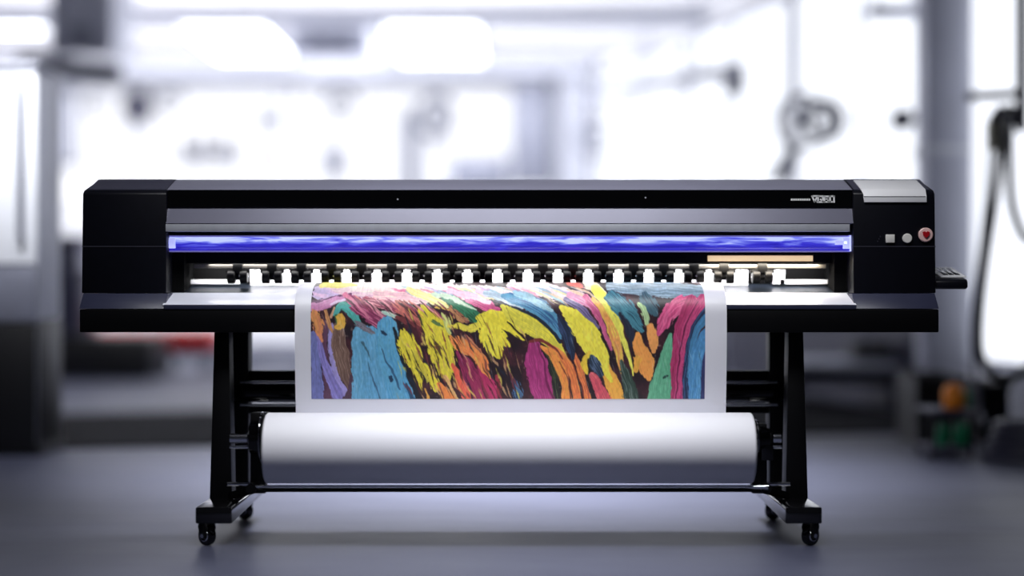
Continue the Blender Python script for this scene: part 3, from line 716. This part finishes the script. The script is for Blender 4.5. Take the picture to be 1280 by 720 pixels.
def floor_material():
    m = bpy.data.materials.new('sealed_concrete'); m.use_nodes = True; nt = m.node_tree; b = nt.nodes['Principled BSDF']
    tc = nt.nodes.new('ShaderNodeTexCoord'); n = nt.nodes.new('ShaderNodeTexNoise'); n.inputs['Scale'].default_value = .9; n.inputs['Detail'].default_value = 7
    mp = nt.nodes.new('ShaderNodeMapping'); mp.inputs['Scale'].default_value = (.6, 1.6, 1)
    nt.links.new(tc.outputs['Object'], mp.inputs['Vector']); nt.links.new(mp.outputs['Vector'], n.inputs['Vector'])
    r = nt.nodes.new('ShaderNodeValToRGB'); r.color_ramp.elements[0].position = .3; r.color_ramp.elements[1].position = .72
    r.color_ramp.elements[0].color = lin((.20, .21, .27))+(1,); r.color_ramp.elements[1].color = lin((.265, .275, .345))+(1,)
    nt.links.new(n.outputs['Fac'], r.inputs['Fac']); nt.links.new(r.outputs['Color'], b.inputs['Base Color'])
    n2 = nt.nodes.new('ShaderNodeTexNoise'); n2.inputs['Scale'].default_value = 2.2; n2.inputs['Detail'].default_value = 5
    nt.links.new(mp.outputs['Vector'], n2.inputs['Vector'])
    mr = nt.nodes.new('ShaderNodeMapRange'); mr.inputs['To Min'].default_value = .42; mr.inputs['To Max'].default_value = .56
    nt.links.new(n2.outputs['Fac'], mr.inputs['Value']); nt.links.new(mr.outputs['Result'], b.inputs['Roughness'])
    b.inputs['Specular IOR Level'].default_value = .2
    return m
M['floor'] = floor_material()
struct('floor', BM(box, -8, 8, -7, BY+.2, -.1, 0), 'floor', smooth=False)
M['dimceil'] = mat('dark_grey_bounce_cut', (.25, .25, .29), .8, 0, .05, 1.0)  # dark colour given to the unseen front bay to cut bounced light
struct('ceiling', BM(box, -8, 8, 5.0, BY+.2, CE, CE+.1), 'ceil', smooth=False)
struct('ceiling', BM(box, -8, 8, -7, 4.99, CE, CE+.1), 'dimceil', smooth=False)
struct('wall_back', BM(box, -8, 1.1, BY, BY+.2, 0, CE), 'wall', smooth=False)
struct('wall_left', BM(box, -7.4, -7.2, 5.0, BY+.2, 0, CE), 'wall', smooth=False)
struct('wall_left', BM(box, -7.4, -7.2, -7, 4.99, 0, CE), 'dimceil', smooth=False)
# the angled side wall, built from posts of wall between big windows
def wx_(y): return .79+.24*(BY-y)
WL = math.hypot(.24, 1)
def along(y0, y1, z0, z1, t0=0.0, t1=.15, bm=None):
    """slab lying in the angled wall between depths y0 and y1; t measured outward from its face"""
    bm = bm or BM(); v = []
    for z in (z0, z1):
        for y, t in ((y0, t0), (y1, t0), (y1, t1), (y0, t1)): v.append(bm.verts.new((wx_(y)+t, y+.24*t, z)))
    for q in ((0,1,2,3),(7,6,5,4),(0,4,5,1),(1,5,6,2),(2,6,7,3),(3,7,4,0)): bm.faces.new([v[k] for k in q])
    return bm
bm = BM()
wins = [(13.1, 10.3, 1.3, 3.3), (10.2, 7.75, 1.3, 3.3), (7.65, 5.3, 1.3, 3.3), (4.95, 3.2, .34, 3.3)]
along(-7, BY+.1, 3.3, CE, bm=bm)
edges = [BY+.1]
for a, b_, z0, z1 in wins:
    along(a, edges[-1], 0, 3.3, bm=bm); along(b_, a, 0, z0, bm=bm)
    if z1 < 3.3: along(b_, a, z1, 3.3, bm=bm)
    edges.append(b_)
along(3.0, edges[-1], 0, 3.3, bm=bm)
struct('wall_right', bm, 'wall', smooth=False)
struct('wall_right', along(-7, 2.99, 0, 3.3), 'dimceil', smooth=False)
struct('trim_2', along(5.2, 13.6, 0, 1.22, -.03, -.001), 'darkgrey', smooth=False)
for i, (a, b_, z0, z1) in enumerate(wins):
    fr = BM(); w = .05
    for (p, q, r0, r1) in ((b_, a, z0, z0+w), (b_, a, z1-w, z1), (b_, b_+w, z0, z1), (a-w, a, z0, z1), ((a+b_)/2-w/2, (a+b_)/2+w/2, z0, z1)):
        along(p, q, r0, r1, .03, .09, fr)
    wn = struct('window_%d' % (i+1), fr, 'pale', smooth=False)
    obj('pane', along(b_+w, a-w, z0+w, z1-w, .055, .065), 'pane', wn, smooth=False)
# high strip of windows in the back wall
for i, (xa, xb) in enumerate(((-6.4, -4.7), (-4.55, -2.85), (-2.7, -1.0), (-.85, .5))):
    fr = BM()
    for (p, q, r0, r1) in ((xa, xb, 1.7, 1.75), (xa, xb, 3.2, 3.25), (xa, xa+.05, 1.7, 3.25), (xb-.05, xb, 1.7, 3.25)): box(fr, p, q, BY-.03, BY+.0, r0, r1)
    wn = struct('window_%d' % (i+6), fr, 'pale', smooth=False)
    obj('pane', BM(box, xa+.05, xb-.05, BY-.015, BY-.005, 1.75, 3.2), 'pane_back', wn, smooth=False)
struct('trim_1', BM(box, -7.2, .8, BY-.12, BY, 3.27, 3.33), 'pale', smooth=False)
struct('baseboard_back', BM(box, -7.2, .8, BY-.03, BY, 0, .12), 'mid', smooth=False)
# corner pier between back wall and angled wall
struct('pillar_corner', BM(box, X(700, 13.4), X(735, 13.4), 13.2, 13.6, 0, CE), 'pale', smooth=False)

def at(px, py, y): return Vector((X(px, y), y, Z(py, y)))
# steel column with joint band
yc_ = 4.3
cl = thing('steel_column', 'tall blue-grey steel column rising beside the tall bright window', 'column', (X(1185, yc_), yc_, 0))
obj('shaft', BM(box, X(1158, yc_), X(1212, yc_), yc_, yc_+.28, 0.02, CE-.02), 'steel', cl, bevel=.02)
M['white'] = mat('white_powder_coat', (.90, .91, .94), .45, 0, .03, 4)
obj('joint_band', BM(box, X(1155, yc_), X(1215, yc_), yc_-.02, yc_+.30, Z(192, yc_), Z(183, yc_)), 'white', cl, bevel=.01)
obj('base_plate', BM(box, X(1148, yc_), X(1222, yc_), yc_-.06, yc_+.34, 0, .03), 'darkgrey', cl, bevel=.005)
# pipe from the column to the hose post
yh = 3.3
pp = thing('hanging_pipe', 'dark vertical pipe hanging from the ceiling with a cross pipe and black hoses', 'pipe', (X(1277, yh), yh, 0))
obj('drop_pipe', BM(cyl, (X(1277, yh), yh, Z(165, yh)), (X(1277, yh), yh, CE), .032, 20), 'darkgrey', pp)
obj('cross_pipe', BM(cyl, (X(1208, yh), yh, Z(121, yh)), (X(1277, yh), yh, Z(117, yh)), .024, 16), 'mid', pp)
tb = BM(); lathe(tb, [(.02, 0), (.06, .01), (.06, .09), (.02, .10)], (X(1266, yh), yh-.05, Z(146, yh)), 24, 'Y'); obj('swivel_joint', tb, 'darkgrey', pp)
def hose(pts, r, m, lab, y0=3.05):
    tag(obj('hose', BM(tube, [at(px, py, y0+dy) for px, py, dy in pts], r), m), lab, 'hose', 'hoses by the tall window')
hose([(1262, 135, 0), (1250, 148, -.05), (1250, 185, -.05), (1243, 250, -.05), (1231, 330, -.05), (1224, 400, -.1), (1226, 445, -.1), (1245, 470, -.12), (1268, 470, -.12), (1292, 452, -.1), (1320, 400, -.1)], .026, 'darkest', 'thick black hose sweeping down in a long loop past the bright window')
hose([(1262, 140, .05), (1262, 200, .05), (1266, 260, .05), (1284, 300, .05), (1300, 270, .05), (1304, 160, .05)], .024, 'darkgrey', 'dark hose hanging in a short high loop at the hanging pipe')
hose([(1246, 150, .1), (1236, 200, .1), (1231, 270, .1), (1222, 350, .1), (1216, 420, .1), (1222, 505, .1), (1230, 530, .0)], .013, 'mid', 'thin grey hose hanging straight down beside the column')
nz = thing('hose_nozzle', 'pale cream nozzle hooked on the hanging pipe above the hoses', 'nozzle', tuple(at(1241, 170, 2.9)))
obj('body', BM(box, X(1234, 2.9), X(1249, 2.9), 2.86, 2.94, Z(188, 2.9), Z(150, 2.9)), 'cream', nz, bevel=.015)
obj('spout', BM(cyl, at(1240, 150, 2.9), at(1252, 134, 2.9), .022, 14), 'mid', nz)

# low clutter by the column
def crate(px0, px1, pyt, y, dep, m, lab, ribs=True):
    x0, x1, zt = X(px0, y), X(px1, y), Z(pyt, y)
    t = thing('storage_crate', lab, 'crate', ((x0+x1)/2, y+dep/2, 0), 'crates under the tall window')
    b = BM(); w = .02
    box(b, x0, x1, y, y+w, 0, zt); box(b, x0, x1, y+dep-w, y+dep, 0, zt); box(b, x0, x0+w, y+w, y+dep-w, 0, zt); box(b, x1-w, x1, y+w, y+dep-w, 0, zt); box(b, x0+w, x1-w, y+w, y+dep-w, 0, .03)
    obj('body', b, m, t)
    obj('rim', BM(box, x0-.012, x1+.012, y-.014, y-.001, zt-.04, zt), m, t, bevel=.004)
    b = BM()
    for k in range(4): xx = x0+(x1-x0)*(k+.5)/4; box(b, xx-.01, xx+.01, y-.012, y-.001, .04, zt-.05)
    obj('ribs', b, m, t)
    return zt
crate(1146, 1206, 470, 3.25, .45, 'darkest', 'near-black storage crate standing below the steel column')
crate(1225, 1262, 478, 3.35, .35, 'darkest', 'tall black storage crate behind the low shelf, next to the coiled hose')
c_ = (X(1282, 2.5), 2.5, 0); bm = BM()
for k in range(4): torus(bm, (c_[0], c_[1], .028+k*.05), .20-.02*k, .022, 'Z', 36, 10)
tag(obj('coiled_hose', bm, 'darkgrey'), 'grey hose coiled on the floor at the picture edge', 'hose')
def upright_bottle(px, y, zb, r, h, m, lab):
    x = X(px, y); t = thing('bottle', lab, 'bottle', (x, y, zb))
    b = BM(); lathe(b, [(r*.9, 0), (r, .01), (r, h*.62), (r*.75, h*.78), (r*.35, h*.86), (r*.35, h*.92)], (x, y, zb), 24, 'Z'); obj('body', b, m, t)
    b = BM(); lathe(b, [(r*.45, h*.90), (r*.45, h*.99), (r*.25, h)], (x, y, zb), 20, 'Z'); obj('cap', b, 'darkgrey', t)
sb_ = thing('tool_shelf', 'low dark shelf holding orange and green bottles in front of the crates', 'shelf', (X(1192, 2.6), 2.7, 0))
for z in (.04, Z(512, 2.6)-.02):
    obj('board', BM(box, X(1160, 2.6), X(1214, 2.6), 2.55, 2.85, z, z+.02), 'darkgrey', sb_, bevel=.003)
for px in (1160.5, 1208.5):
    for y in (2.56, 2.82): obj('leg', BM(box, X(px, 2.6), X(px, 2.6)+.02, y, y+.02, .0, Z(512, 2.6)-.02), 'darkest', sb_)
upright_bottle(1192, 2.66, Z(512, 2.6), .055, .15, 'orange', 'round orange bottle on the top board of the low shelf')
upright_bottle(1202, 2.66, .061, .045, .15, 'green', 'wider green bottle on the lower board under the orange one')
upright_bottle(1178, 2.66, .061, .03, .14, 'green', 'slim green bottle on the lower board of the low shelf')
upright_bottle(1209, 2.78, Z(512, 2.6), .022, .10, 'green', 'small green bottle beside the orange bottle on the top board')

# tall cabinet; its fade from light to shade is painted as separate panels
yl = 2.7
cb = thing('tall_cabinet', 'tall metal cabinet at the frame edge, its light fade painted as pale to black panels', 'cabinet', (X(10, yl), yl+.4, 0))
zt_ = Z(84, yl)
obj('body', BM(box, X(-60, yl), X(46, yl), yl+.02, yl+.45, .05, zt_), 'pale', cb, bevel=.02)
obj('plinth', BM(box, X(-58, yl), X(48, yl), yl+.01, yl+.45, 0, .05), 'darkest', cb, bevel=.004)
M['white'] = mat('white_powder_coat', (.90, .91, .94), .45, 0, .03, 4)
obj('upper_lit_panel', BM(box, X(-50, yl), X(46, yl), yl, yl+.02, Z(330, yl), zt_-.03), 'white', cb, bevel=.006, label='pale upper panel, bright end of the painted light fade')
obj('middle_fade_panel', BM(box, X(-50, yl), X(45, yl), yl, yl+.02, Z(402, yl), Z(333, yl)), 'mid', cb, bevel=.006, label='mid grey panel, middle of the painted light fade')
obj('lower_shade_panel', BM(box, X(-50, yl), X(45, yl), yl, yl+.02, Z(560, yl), Z(405, yl)), 'darkest', cb, bevel=.006, label='black lower panel, shaded end of the painted light fade')
obj('side_shade_panel', BM(box, X(41, yl), X(47.5, yl), yl+.03, yl+.43, .05, Z(400, yl)), 'darkest', cb, bevel=.006, label='black panel painting the shade low on the cabinet side')
obj('handle', BM(cyl, (X(27, yl), yl-.03, Z(300, yl)), (X(27, yl), yl-.03, Z(110, yl)), .016, 12), 'mid', cb)
obj('cap', BM(box, X(-62, yl), X(48, yl), yl-.01, yl+.47, zt_, zt_+.03), 'pale', cb, bevel=.006)

# machines at the far left floor
y = 8.6
mc = thing('work_machine', 'dark boxy machine with a raised housing far behind the cabinet', 'machine', (X(100, y), y+.4, 0))
obj('body', BM(box, X(60, y), X(190, y), y, y+.7, 0.05, Z(418, y)), 'darkest', mc, bevel=.03)
obj('raised_housing', BM(box, X(56, y), X(101, y), y+.02, y+.6, Z(420, y), Z(292, y)), 'darkgrey', mc, bevel=.05)
obj('control_knob', BM(cyl, (X(85, y), y-.02, Z(330, y)), (X(85, y), y+.02, Z(330, y)), .05, 18), 'mid', mc)
obj('base', BM(box, X(64, y), X(186, y), y+.03, y+.67, 0, .05), 'darkest', mc)
y = 9.6
rc = thing('tool_trolley', 'red tool trolley on wheels, seen under the printer body', 'trolley', (X(190, y), y+.3, 0))
obj('top_tray', BM(box, X(112, y), X(268, y), y, y+.5, Z(436, y), Z(412, y)), 'redp', rc, bevel=.02)
for k in range(3): obj('drawer', BM(box, X(196+k*22, y), X(215+k*22, y), y+.02, y+.48, .14, Z(437, y)), 'mid' if k else 'pale', rc, bevel=.006)
for px in (200, 258):
    for yy in (y+.05, y+.45): obj('wheel', BM(cyl, (X(px, y)-.02, yy, .06), (X(px, y)+.02, yy, .06), .06, 18), 'darkest', rc)
for px in (200, 258): obj('upright', BM(box, X(px, y)-.02, X(px, y)+.02, y+.03, y+.07, .1, Z(436, y)), 'darkgrey', rc)
obj('latch', BM(box, X(155, y), X(175, y), y-.03, y+.0, Z(433, y), Z(420, y)), 'orange', rc, bevel=.01, label='orange latch on the tray front')

# far benches seen under the printer, on the window side
def bench(px0, px1, pyt, y, dep, m, mt, lab):
    x0, x1, zt = X(px0, y), X(px1, y), Z(pyt, y)
    t = thing('work_bench', lab, 'bench', ((x0+x1)/2, y+dep/2, 0), 'benches along the far side')
    obj('bench_top', BM(box, x0, x1, y, y+dep, zt-.06, zt), mt, t, bevel=.01)
    obj('shelf_board', BM(box, x0+.05, x1-.05, y+.05, y+dep-.02, .16, .20), m, t)
    for xx in (x0+.04, x1-.10):
        for yy in (y+.03, y+dep-.09): obj('leg', BM(box, xx, xx+.06, yy, yy+.06, 0, zt-.06), m, t)
    obj('back_panel', BM(box, x0+.05, x1-.05, y+dep-.03, y+dep, .2, zt-.06), m, t)
    return zt
zb1 = bench(985, 1130, 452, 5.6, .6, 'darkgrey', 'pale', 'low bench with a pale top in front of the windowed wall')
zb2 = bench(880, 1010, 428, 9.2, .7, 'mid', 'pale', 'far bench with a pale top, seen between printer leg and sheet')
zb3 = bench(300, 470, 430, 11.8, .7, 'mid', 'pale', 'long far bench by the back wall, seen beside the hanging sheet')
tb_ = thing('tool_box', 'black tool box standing on the low bench near the column', 'box', (X(1090, 5.7), 5.85, zb1))
obj('body', BM(box, X(1068, 5.7), X(1112, 5.7), 5.7, 6.0, zb1, zb1+.13), 'darkest', tb_, bevel=.012)
obj('handle', BM(tube, [(X(1078, 5.7), 5.85, zb1+.12), (X(1080, 5.7), 5.85, zb1+.17), (X(1098, 5.7), 5.85, zb1+.17), (X(1100, 5.7), 5.85, zb1+.12)], .01, 8), 'mid', tb_)
# thin dark band laid across the floor
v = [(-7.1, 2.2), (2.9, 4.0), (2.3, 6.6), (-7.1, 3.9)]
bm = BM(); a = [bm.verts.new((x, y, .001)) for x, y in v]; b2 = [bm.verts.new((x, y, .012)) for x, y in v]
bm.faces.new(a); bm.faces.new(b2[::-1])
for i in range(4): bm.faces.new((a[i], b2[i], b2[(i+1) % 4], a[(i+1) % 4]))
tag(obj('floor_band', bm, mat('dark_floor_band', (.06, .06, .08), .9, 0, .15, 1.5, spec=.05), smooth=False), 'wide dark band lying across the floor behind the printer', 'mat')

# ---- things hung on the walls
WG = 'wheels and reels hung on the bright walls'
def reel(px, py, y, rpx, m, lab, thick=.3, name='wall_reel', cat='reel', spokes=5, hub=.25, group=WG, axis='Y'):
    c = at(px, py, y); s = (D+y)/F; r = rpx*s
    t = thing(name, lab, cat, tuple(c), group)
    b = BM(); torus(b, c, r*(1-thick/2), r*thick/2, 'Y', 36, 10, .6); obj('rim', b, m, t)
    b = BM(); lathe(b, [(r*hub, -.04), (r*hub, .04), (r*hub*.5, .05)], c, 20, 'Y'); obj('hub', b, m, t)
    b = BM()
    for k in range(spokes):
        a = 2*math.pi*k/spokes+.3; cyl(b, c, c+Vector((math.cos(a), 0, math.sin(a)))*r*(1-thick*.6), r*.05, 8)
    obj('spokes', b, m, t)
    obj('wall_bracket', BM(cyl, c, c+Vector((0, .12, 0)), r*.15, 12), m, t)
ya = BY-.2
reel(172, 134, ya, 22, 'darkgrey', 'dark grey reel with thick rim above the shelf of small tools', .7)
reel(212, 128, ya, 17, 'mid', 'pale small reel just beside the dark thick-rimmed reel')
reel(425, 130, ya, 22, 'mid', 'pale four-spoked wheel alone in the middle of the back wall', .35, spokes=4)
reel(545, 146, ya, 27, 'mid', 'large pale reel behind the standing grey cylinder', .3)
reel(745, 170, ya-.9, 26, 'mid', 'pale reel with dark hub near the corner pier', .2, hub=.35)
reel(335, 150, ya, 14, 'mid', 'small pale gauge wheel above the reddish box', .5)
reel(120, 132, ya, 13, 'mid', 'smallest pale wheel beside the framed panel', .4)
yr = 6.2
reel(1003, 152, yr+.0, 36, 'mid', 'wide pale reel flange in front of the dark tyre', .25)
c = at(1030, 150, yr+.25)
t = thing('tyre', 'thick grey tyre hung on the bright windowed wall', 'tyre', tuple(c), WG)
b = BM(); torus(b, c, .125, .045, 'Y', 40, 12, 1.2); obj('tread', b, 'darkgrey', t)
c = at(1126, 150, 5.4)
t = thing('wall_speaker', 'small dark round horn on a short arm beside the steel column', 'horn', tuple(c))
b = BM(); lathe(b, [(.045, -.09), (.075, -.07), (.075, .01), (.04, .06)], c, 28, 'Y'); obj('bell', b, 'darkgrey', t)
obj('arm', BM(cyl, c, at(1150, 152, 5.4), .014, 10), 'mid', t)
c = at(982, 203, 6.4)
t = thing('spray_gun', 'dark grey slanted tool hanging below the pale reel flange', 'tool', tuple(c))
obj('barrel', BM(cyl, at(970, 222, 6.4), at(994, 186, 6.4), .055, 16), 'mid', t)
obj('grip', BM(cyl, at(965, 228, 6.4), at(975, 215, 6.4), .035, 14), 'mid', t)
# boxes and cylinders on the back wall
def wbox(name, lab, cat, px0, px1, py0, py1, y, dep, m, m2=None, group=None):
    t = thing(name, lab, cat, (X((px0+px1)/2, y), y, Z(py1, y)), group)
    obj('body', BM(box, X(px0, y), X(px1, y), y, y+dep, Z(py1, y), Z(py0, y)), m, t, bevel=.02)
    w = (px1-px0)*.12; h = (py1-py0)*.08
    obj('door', BM(box, X(px0+w, y), X(px1-w, y), y-.015, y, Z(py1-h, y), Z(py0+h, y)), m2 or m, t, bevel=.008)
    obj('knob', BM(cyl, (X(px1-w*1.8, y), y-.04, Z((py0+py1)/2, y)), (X(px1-w*1.8, y), y-.01, Z((py0+py1)/2, y)), .02, 12), 'pale', t)
    return t
wbox('wall_cabinet', 'grey wall cabinet mounted high beside the corner pier', 'cabinet', 638, 692, 102, 232, 13.0, .35, 'mid', 'mid')
wbox('wall_box', 'small grey electrical box low on the back wall with dark door', 'box', 404, 430, 180, 222, ya, .18, 'mid', 'mid')
wbox('wall_box', 'reddish small box under the small gauge wheel', 'box', 325, 345, 186, 202, ya, .18, 'rosy', 'rosy')
wbox('wall_frame', 'tall narrow framed panel on the back wall near the cabinet', 'panel', 70, 98, 108, 210, ya, .06, 'mid', 'pale')
wbox('wall_locker', 'wide low grey locker standing right behind the printer top', 'locker', 562, 636, 194, 236, 13.0, .4, 'mid', 'mid')
c = at(512, 178, ya-.05)
t = thing('gas_cylinder', 'tall upright grey gas cylinder standing against the back wall', 'cylinder', (c.x, c.y, 0))
b = BM(); s = (D+ya)/F; lathe(b, [(11*s, -c.z+.01), (12*s, -c.z+.04), (12*s, 30*s), (9*s, 38*s), (3*s, 42*s), (3*s, 47*s)], c, 24, 'Z'); obj('tank', b, 'mid', t)
obj('valve', BM(cyl, c+Vector((-.06, 0, 48*s)), c+Vector((.06, 0, 48*s)), .02, 10), 'mid', t)
sh = thing('wall_shelf', 'short wall shelf carrying a row of small grey tins', 'shelf', tuple(at(262, 203, ya)))
obj('board', BM(box, X(222, ya), X(302, ya), ya-.12, ya+.12, Z(203, ya), Z(200, ya)), 'mid', sh)
for px in (232, 292): obj('bracket', BM(box, X(px, ya)-.015, X(px, ya)+.015, ya-.08, ya+.12, Z(212, ya), Z(203, ya)), 'pale', sh)
s = (D+ya)/F
for k in range(6):
    px = 230+k*12.6; h = (26, 20, 29, 18, 27, 22)[k]*s; c = at(px, 200, ya); c.z += .0
    t = thing('paint_tin', ('tallish tin at the outer end of the wall shelf, by the reels', 'short tin second along the wall shelf from the reels', 'tallest tin, third along the wall shelf from the reels',
        'shortest tin, fourth along the wall shelf from the reels', 'tall tin second from the gauge end of the wall shelf', 'medium tin at the end of the shelf towards the gauge')[k], 'tin', tuple(c), 'tins on the wall shelf')
    b = BM(); lathe(b, [(5*s, .002), (5*s, h), (4.4*s, h+.01)], c, 18, 'Z'); obj('can', b, 'mid' if k % 2 else 'darkgrey', t)
# rail sloping along the windowed wall, with hangers
rlt = thing('overhead_rail', 'grey rail sloping across the bright windows near the corner pier', 'rail', tuple(at(830, 104, 9)))
pa, pb = at(728, 122, 12.6), at(926, 86, 7.2)
b = BM(); d_ = (pb-pa); n_ = Vector((0, 0, 1))
vs = []
for p in (pa, pb):
    for dx, dz in ((-.03, -.055), (.03, -.055), (.03, .055), (-.03, .055)): vs.append(b.verts.new(p+Vector((dx, 0, dz))))
for q in ((0,1,2,3),(7,6,5,4),(0,4,5,1),(1,5,6,2),(2,6,7,3),(3,7,4,0)): b.faces.new([vs[k] for k in q])
obj('beam', b, 'mid', rlt)
for tt in (.2, .5, .8):
    p = pa.lerp(pb, tt); obj('hanger', BM(cyl, p, (p.x, p.y, CE), .012, 8), 'pale', rlt)
tr_ = thing('rail_trolley', 'grey hoist block riding at the lower end of the sloping rail', 'hoist', tuple(pb))
obj('block', BM(box, pb.x-.13, pb.x+.02, pb.y-.1, pb.y+.1, pb.z-.20, pb.z-.06), 'mid', tr_, bevel=.02)
obj('hook', BM(cyl, (pb.x-.05, pb.y, pb.z-.2), (pb.x-.05, pb.y, pb.z-.36), .012, 8), 'mid', tr_)
# window blinds / vertical stands, faint
for k, (px, w, pt, m) in enumerate(((862, 8, 110, 'pale'), (905, 5, 128, 'pale'), (812, 4, 140, 'pale'))):
    y = 9.0-k*.4
    t = thing('stand_pole', ('thick pale pole standing before the windowed wall', 'thin pale pole nearest the hoist block', 'thinnest pale pole, nearest the corner pier')[k], 'pole', (X(px, y), y, 0), 'poles before the windowed wall')
    obj('shaft', BM(cyl, (X(px, y), y, .02), (X(px, y), y, Z(pt, y)), w*.5*(D+y)/F, 14), m, t)
    obj('foot_disc', BM(cyl, (X(px, y), y, 0), (X(px, y), y, .02), .16, 20), m, t)

# ---- ceiling
LG = 'ceiling light panels'
def panel(px, y0, y1, wpx, lab, name='ceiling_light'):
    ym = (y0+y1)/2; x = X(px, ym); w = wpx*(D+ym)/F/2
    t = thing(name, lab, 'light', (x, ym, CE), LG)
    fr = BM()
    for a in ((x-w-.04, x-w, y0-.04, y1+.04), (x+w, x+w+.04, y0-.04, y1+.04), (x-w, x+w, y0-.04, y0), (x-w, x+w, y1, y1+.04)): box(fr, a[0], a[1], a[2], a[3], CE-.06, CE-.001)
    obj('frame', fr, 'pale', t); obj('diffuser', BM(box, x-w, x+w, y0, y1, CE-.05, CE-.03), 'lamp', t, smooth=False)
panel(295, 9.6, 12.4, 100, 'wide bright ceiling panel nearer the big air handling box')
panel(545, 9.6, 12.6, 110, 'wide bright ceiling panel above the gas cylinder')
panel(18, 9.9, 10.5, 70, 'bright ceiling panel at the corner above the tall cabinet')
def duct(px0, px1, y0, y1, z0, m, lab):
    t = thing('air_duct', lab, 'duct', (X((px0+px1)/2, y0), y0, CE), 'ducts under the ceiling')
    x0, x1 = X(px0, y0), X(px1, y0)
    obj('casing', BM(box, x0, x1, y0, y1, z0, CE-.02), m, t, bevel=.03)
    for x in (x0+.1, x1-.12): obj('strap', BM(box, x, x+.03, y0-.01, y1+.01, z0-.01, CE-.001), m, t)
    g = BM()
    for k in range(4): box(g, x0+.15, x1-.15, y0-.012, y0, z0+.05+k*.05, z0+.07+k*.05)
    obj('grille', g, 'mid', t)
duct(362, 462, 9.6, 11.0, Z(74, 9.6), 'steel', 'grey flat duct between the two wide ceiling panels')
duct(62, 140, 7.4, 8.2, Z(68, 7.4), 'pale', 'big grey air handling box near the corner of the ceiling')
b = BM(tube, [at(25, 76, 7.1), at(60, 80, 7.1), at(100, 88, 7.1), at(150, 92, 7.1)], .08)
tag(obj('vent_pipe', b, 'mid'), 'grey round pipe running below the air handling box', 'pipe')
c = at(55, 100, 8.2); b = BM(); lathe(b, [(.06, -.09), (.11, -.06), (.11, .05), (.04, .1), (.04, .25)], c, 22, 'Z')
tag(obj('hanging_siren', b, 'mid'), 'small grey bell-shaped fitting hanging under the grey round pipe', 'siren')
for k, (y, lab) in enumerate(((9.3, 'grey ceiling beam crossing over the nearest light panel ends'), (12.9, 'grey ceiling beam closest to the back wall'))):
    tag(obj('ceiling_beam', BM(box, -7.15, wx_(y)-.1, y, y+.18, CE-.16, CE-.001), 'pale', smooth=False), lab, 'beam')
c = at(1120, 14, 5.0)
t = thing('tube_lamp_housing', 'short grey lamp housing hanging high in front of the bright windows', 'lamp', tuple(c))
obj('housing', BM(box, X(1087, 5), X(1150, 5), 4.95, 5.1, Z(20, 5), Z(7, 5)), 'steel', t, bevel=.01)
for px in (1098, 1140): obj('wire', BM(cyl, (X(px, 5), 5.02, Z(8, 5)), (X(px, 5), 5.02, CE), .008, 8), 'pale', t)

# ================================================================== LIGHT
def lamp(loc, sx_, sy_, p, rx=0, spread=180):
    area('unseen_area_light', loc, sx_, sy_, p, (.965, .975, 1), (R(rx), 0, 0))  # area lights without fixtures
    bpy.context.scene.collection.objects[-1].data.spread = R(spread)
lamp((0, -1.3, 3.35), 2.2, .6, 48, 8, 110)
lamp((0, -.9, 3.36), .6, .5, 13, 0, 50)  # added narrow light, brightens the floor in front
lamp((0, 1.9, 3.38), 1.5, .5, 160, 0, 62)
lamp((-2.5, 11.6, 3.30), 7.0, 1.5, 330, 25)
lamp((-2.2, 9.5, 1.0), 7.0, 1.6, 280, 180)  # added upward light low behind the printer, brightens ceiling and back wall
lamp((-2.5, 1.2, 3.35), .8, .5, 28, 42, 70)  # added light aimed at the tall cabinet
lamp((-4.6, 5.4, 3.35), 1.6, 1.2, 50, 0, 120)
w = bpy.data.worlds.new('World'); bpy.context.scene.world = w; w.use_nodes = True
w.node_tree.nodes['Background'].inputs[0].default_value = (.50, .54, .66, 1)
w.node_tree.nodes['Background'].inputs[1].default_value = .05
# ================================================================== CAMERA
cd = bpy.data.cameras.new('camera'); cam = bpy.data.objects.new('camera', cd); C.objects.link(cam)
cam.location = (0, -D, H); cam.rotation_euler = (R(90), 0, 0)
cd.sensor_width = 36; cd.lens = 36*F/1280; cd.shift_y = (HY-360)/1280.0
cd.clip_end = 100
cd.dof.use_dof = True; cd.dof.focus_distance = D+.17
cd.dof.aperture_fstop = cd.lens/1000/.155
sc = bpy.context.scene; sc.camera = cam
sc.view_settings.view_transform = 'Standard'; sc.view_settings.look = 'None'; sc.view_settings.gamma = 1; sc.view_settings.use_curve_mapping = False
sc.view_settings.exposure = 0.0
try:
    sc.cycles.use_denoising = True; sc.cycles.denoiser = 'OPENIMAGEDENOISE'
    sc.cycles.max_bounces = 8
except Exception: pass
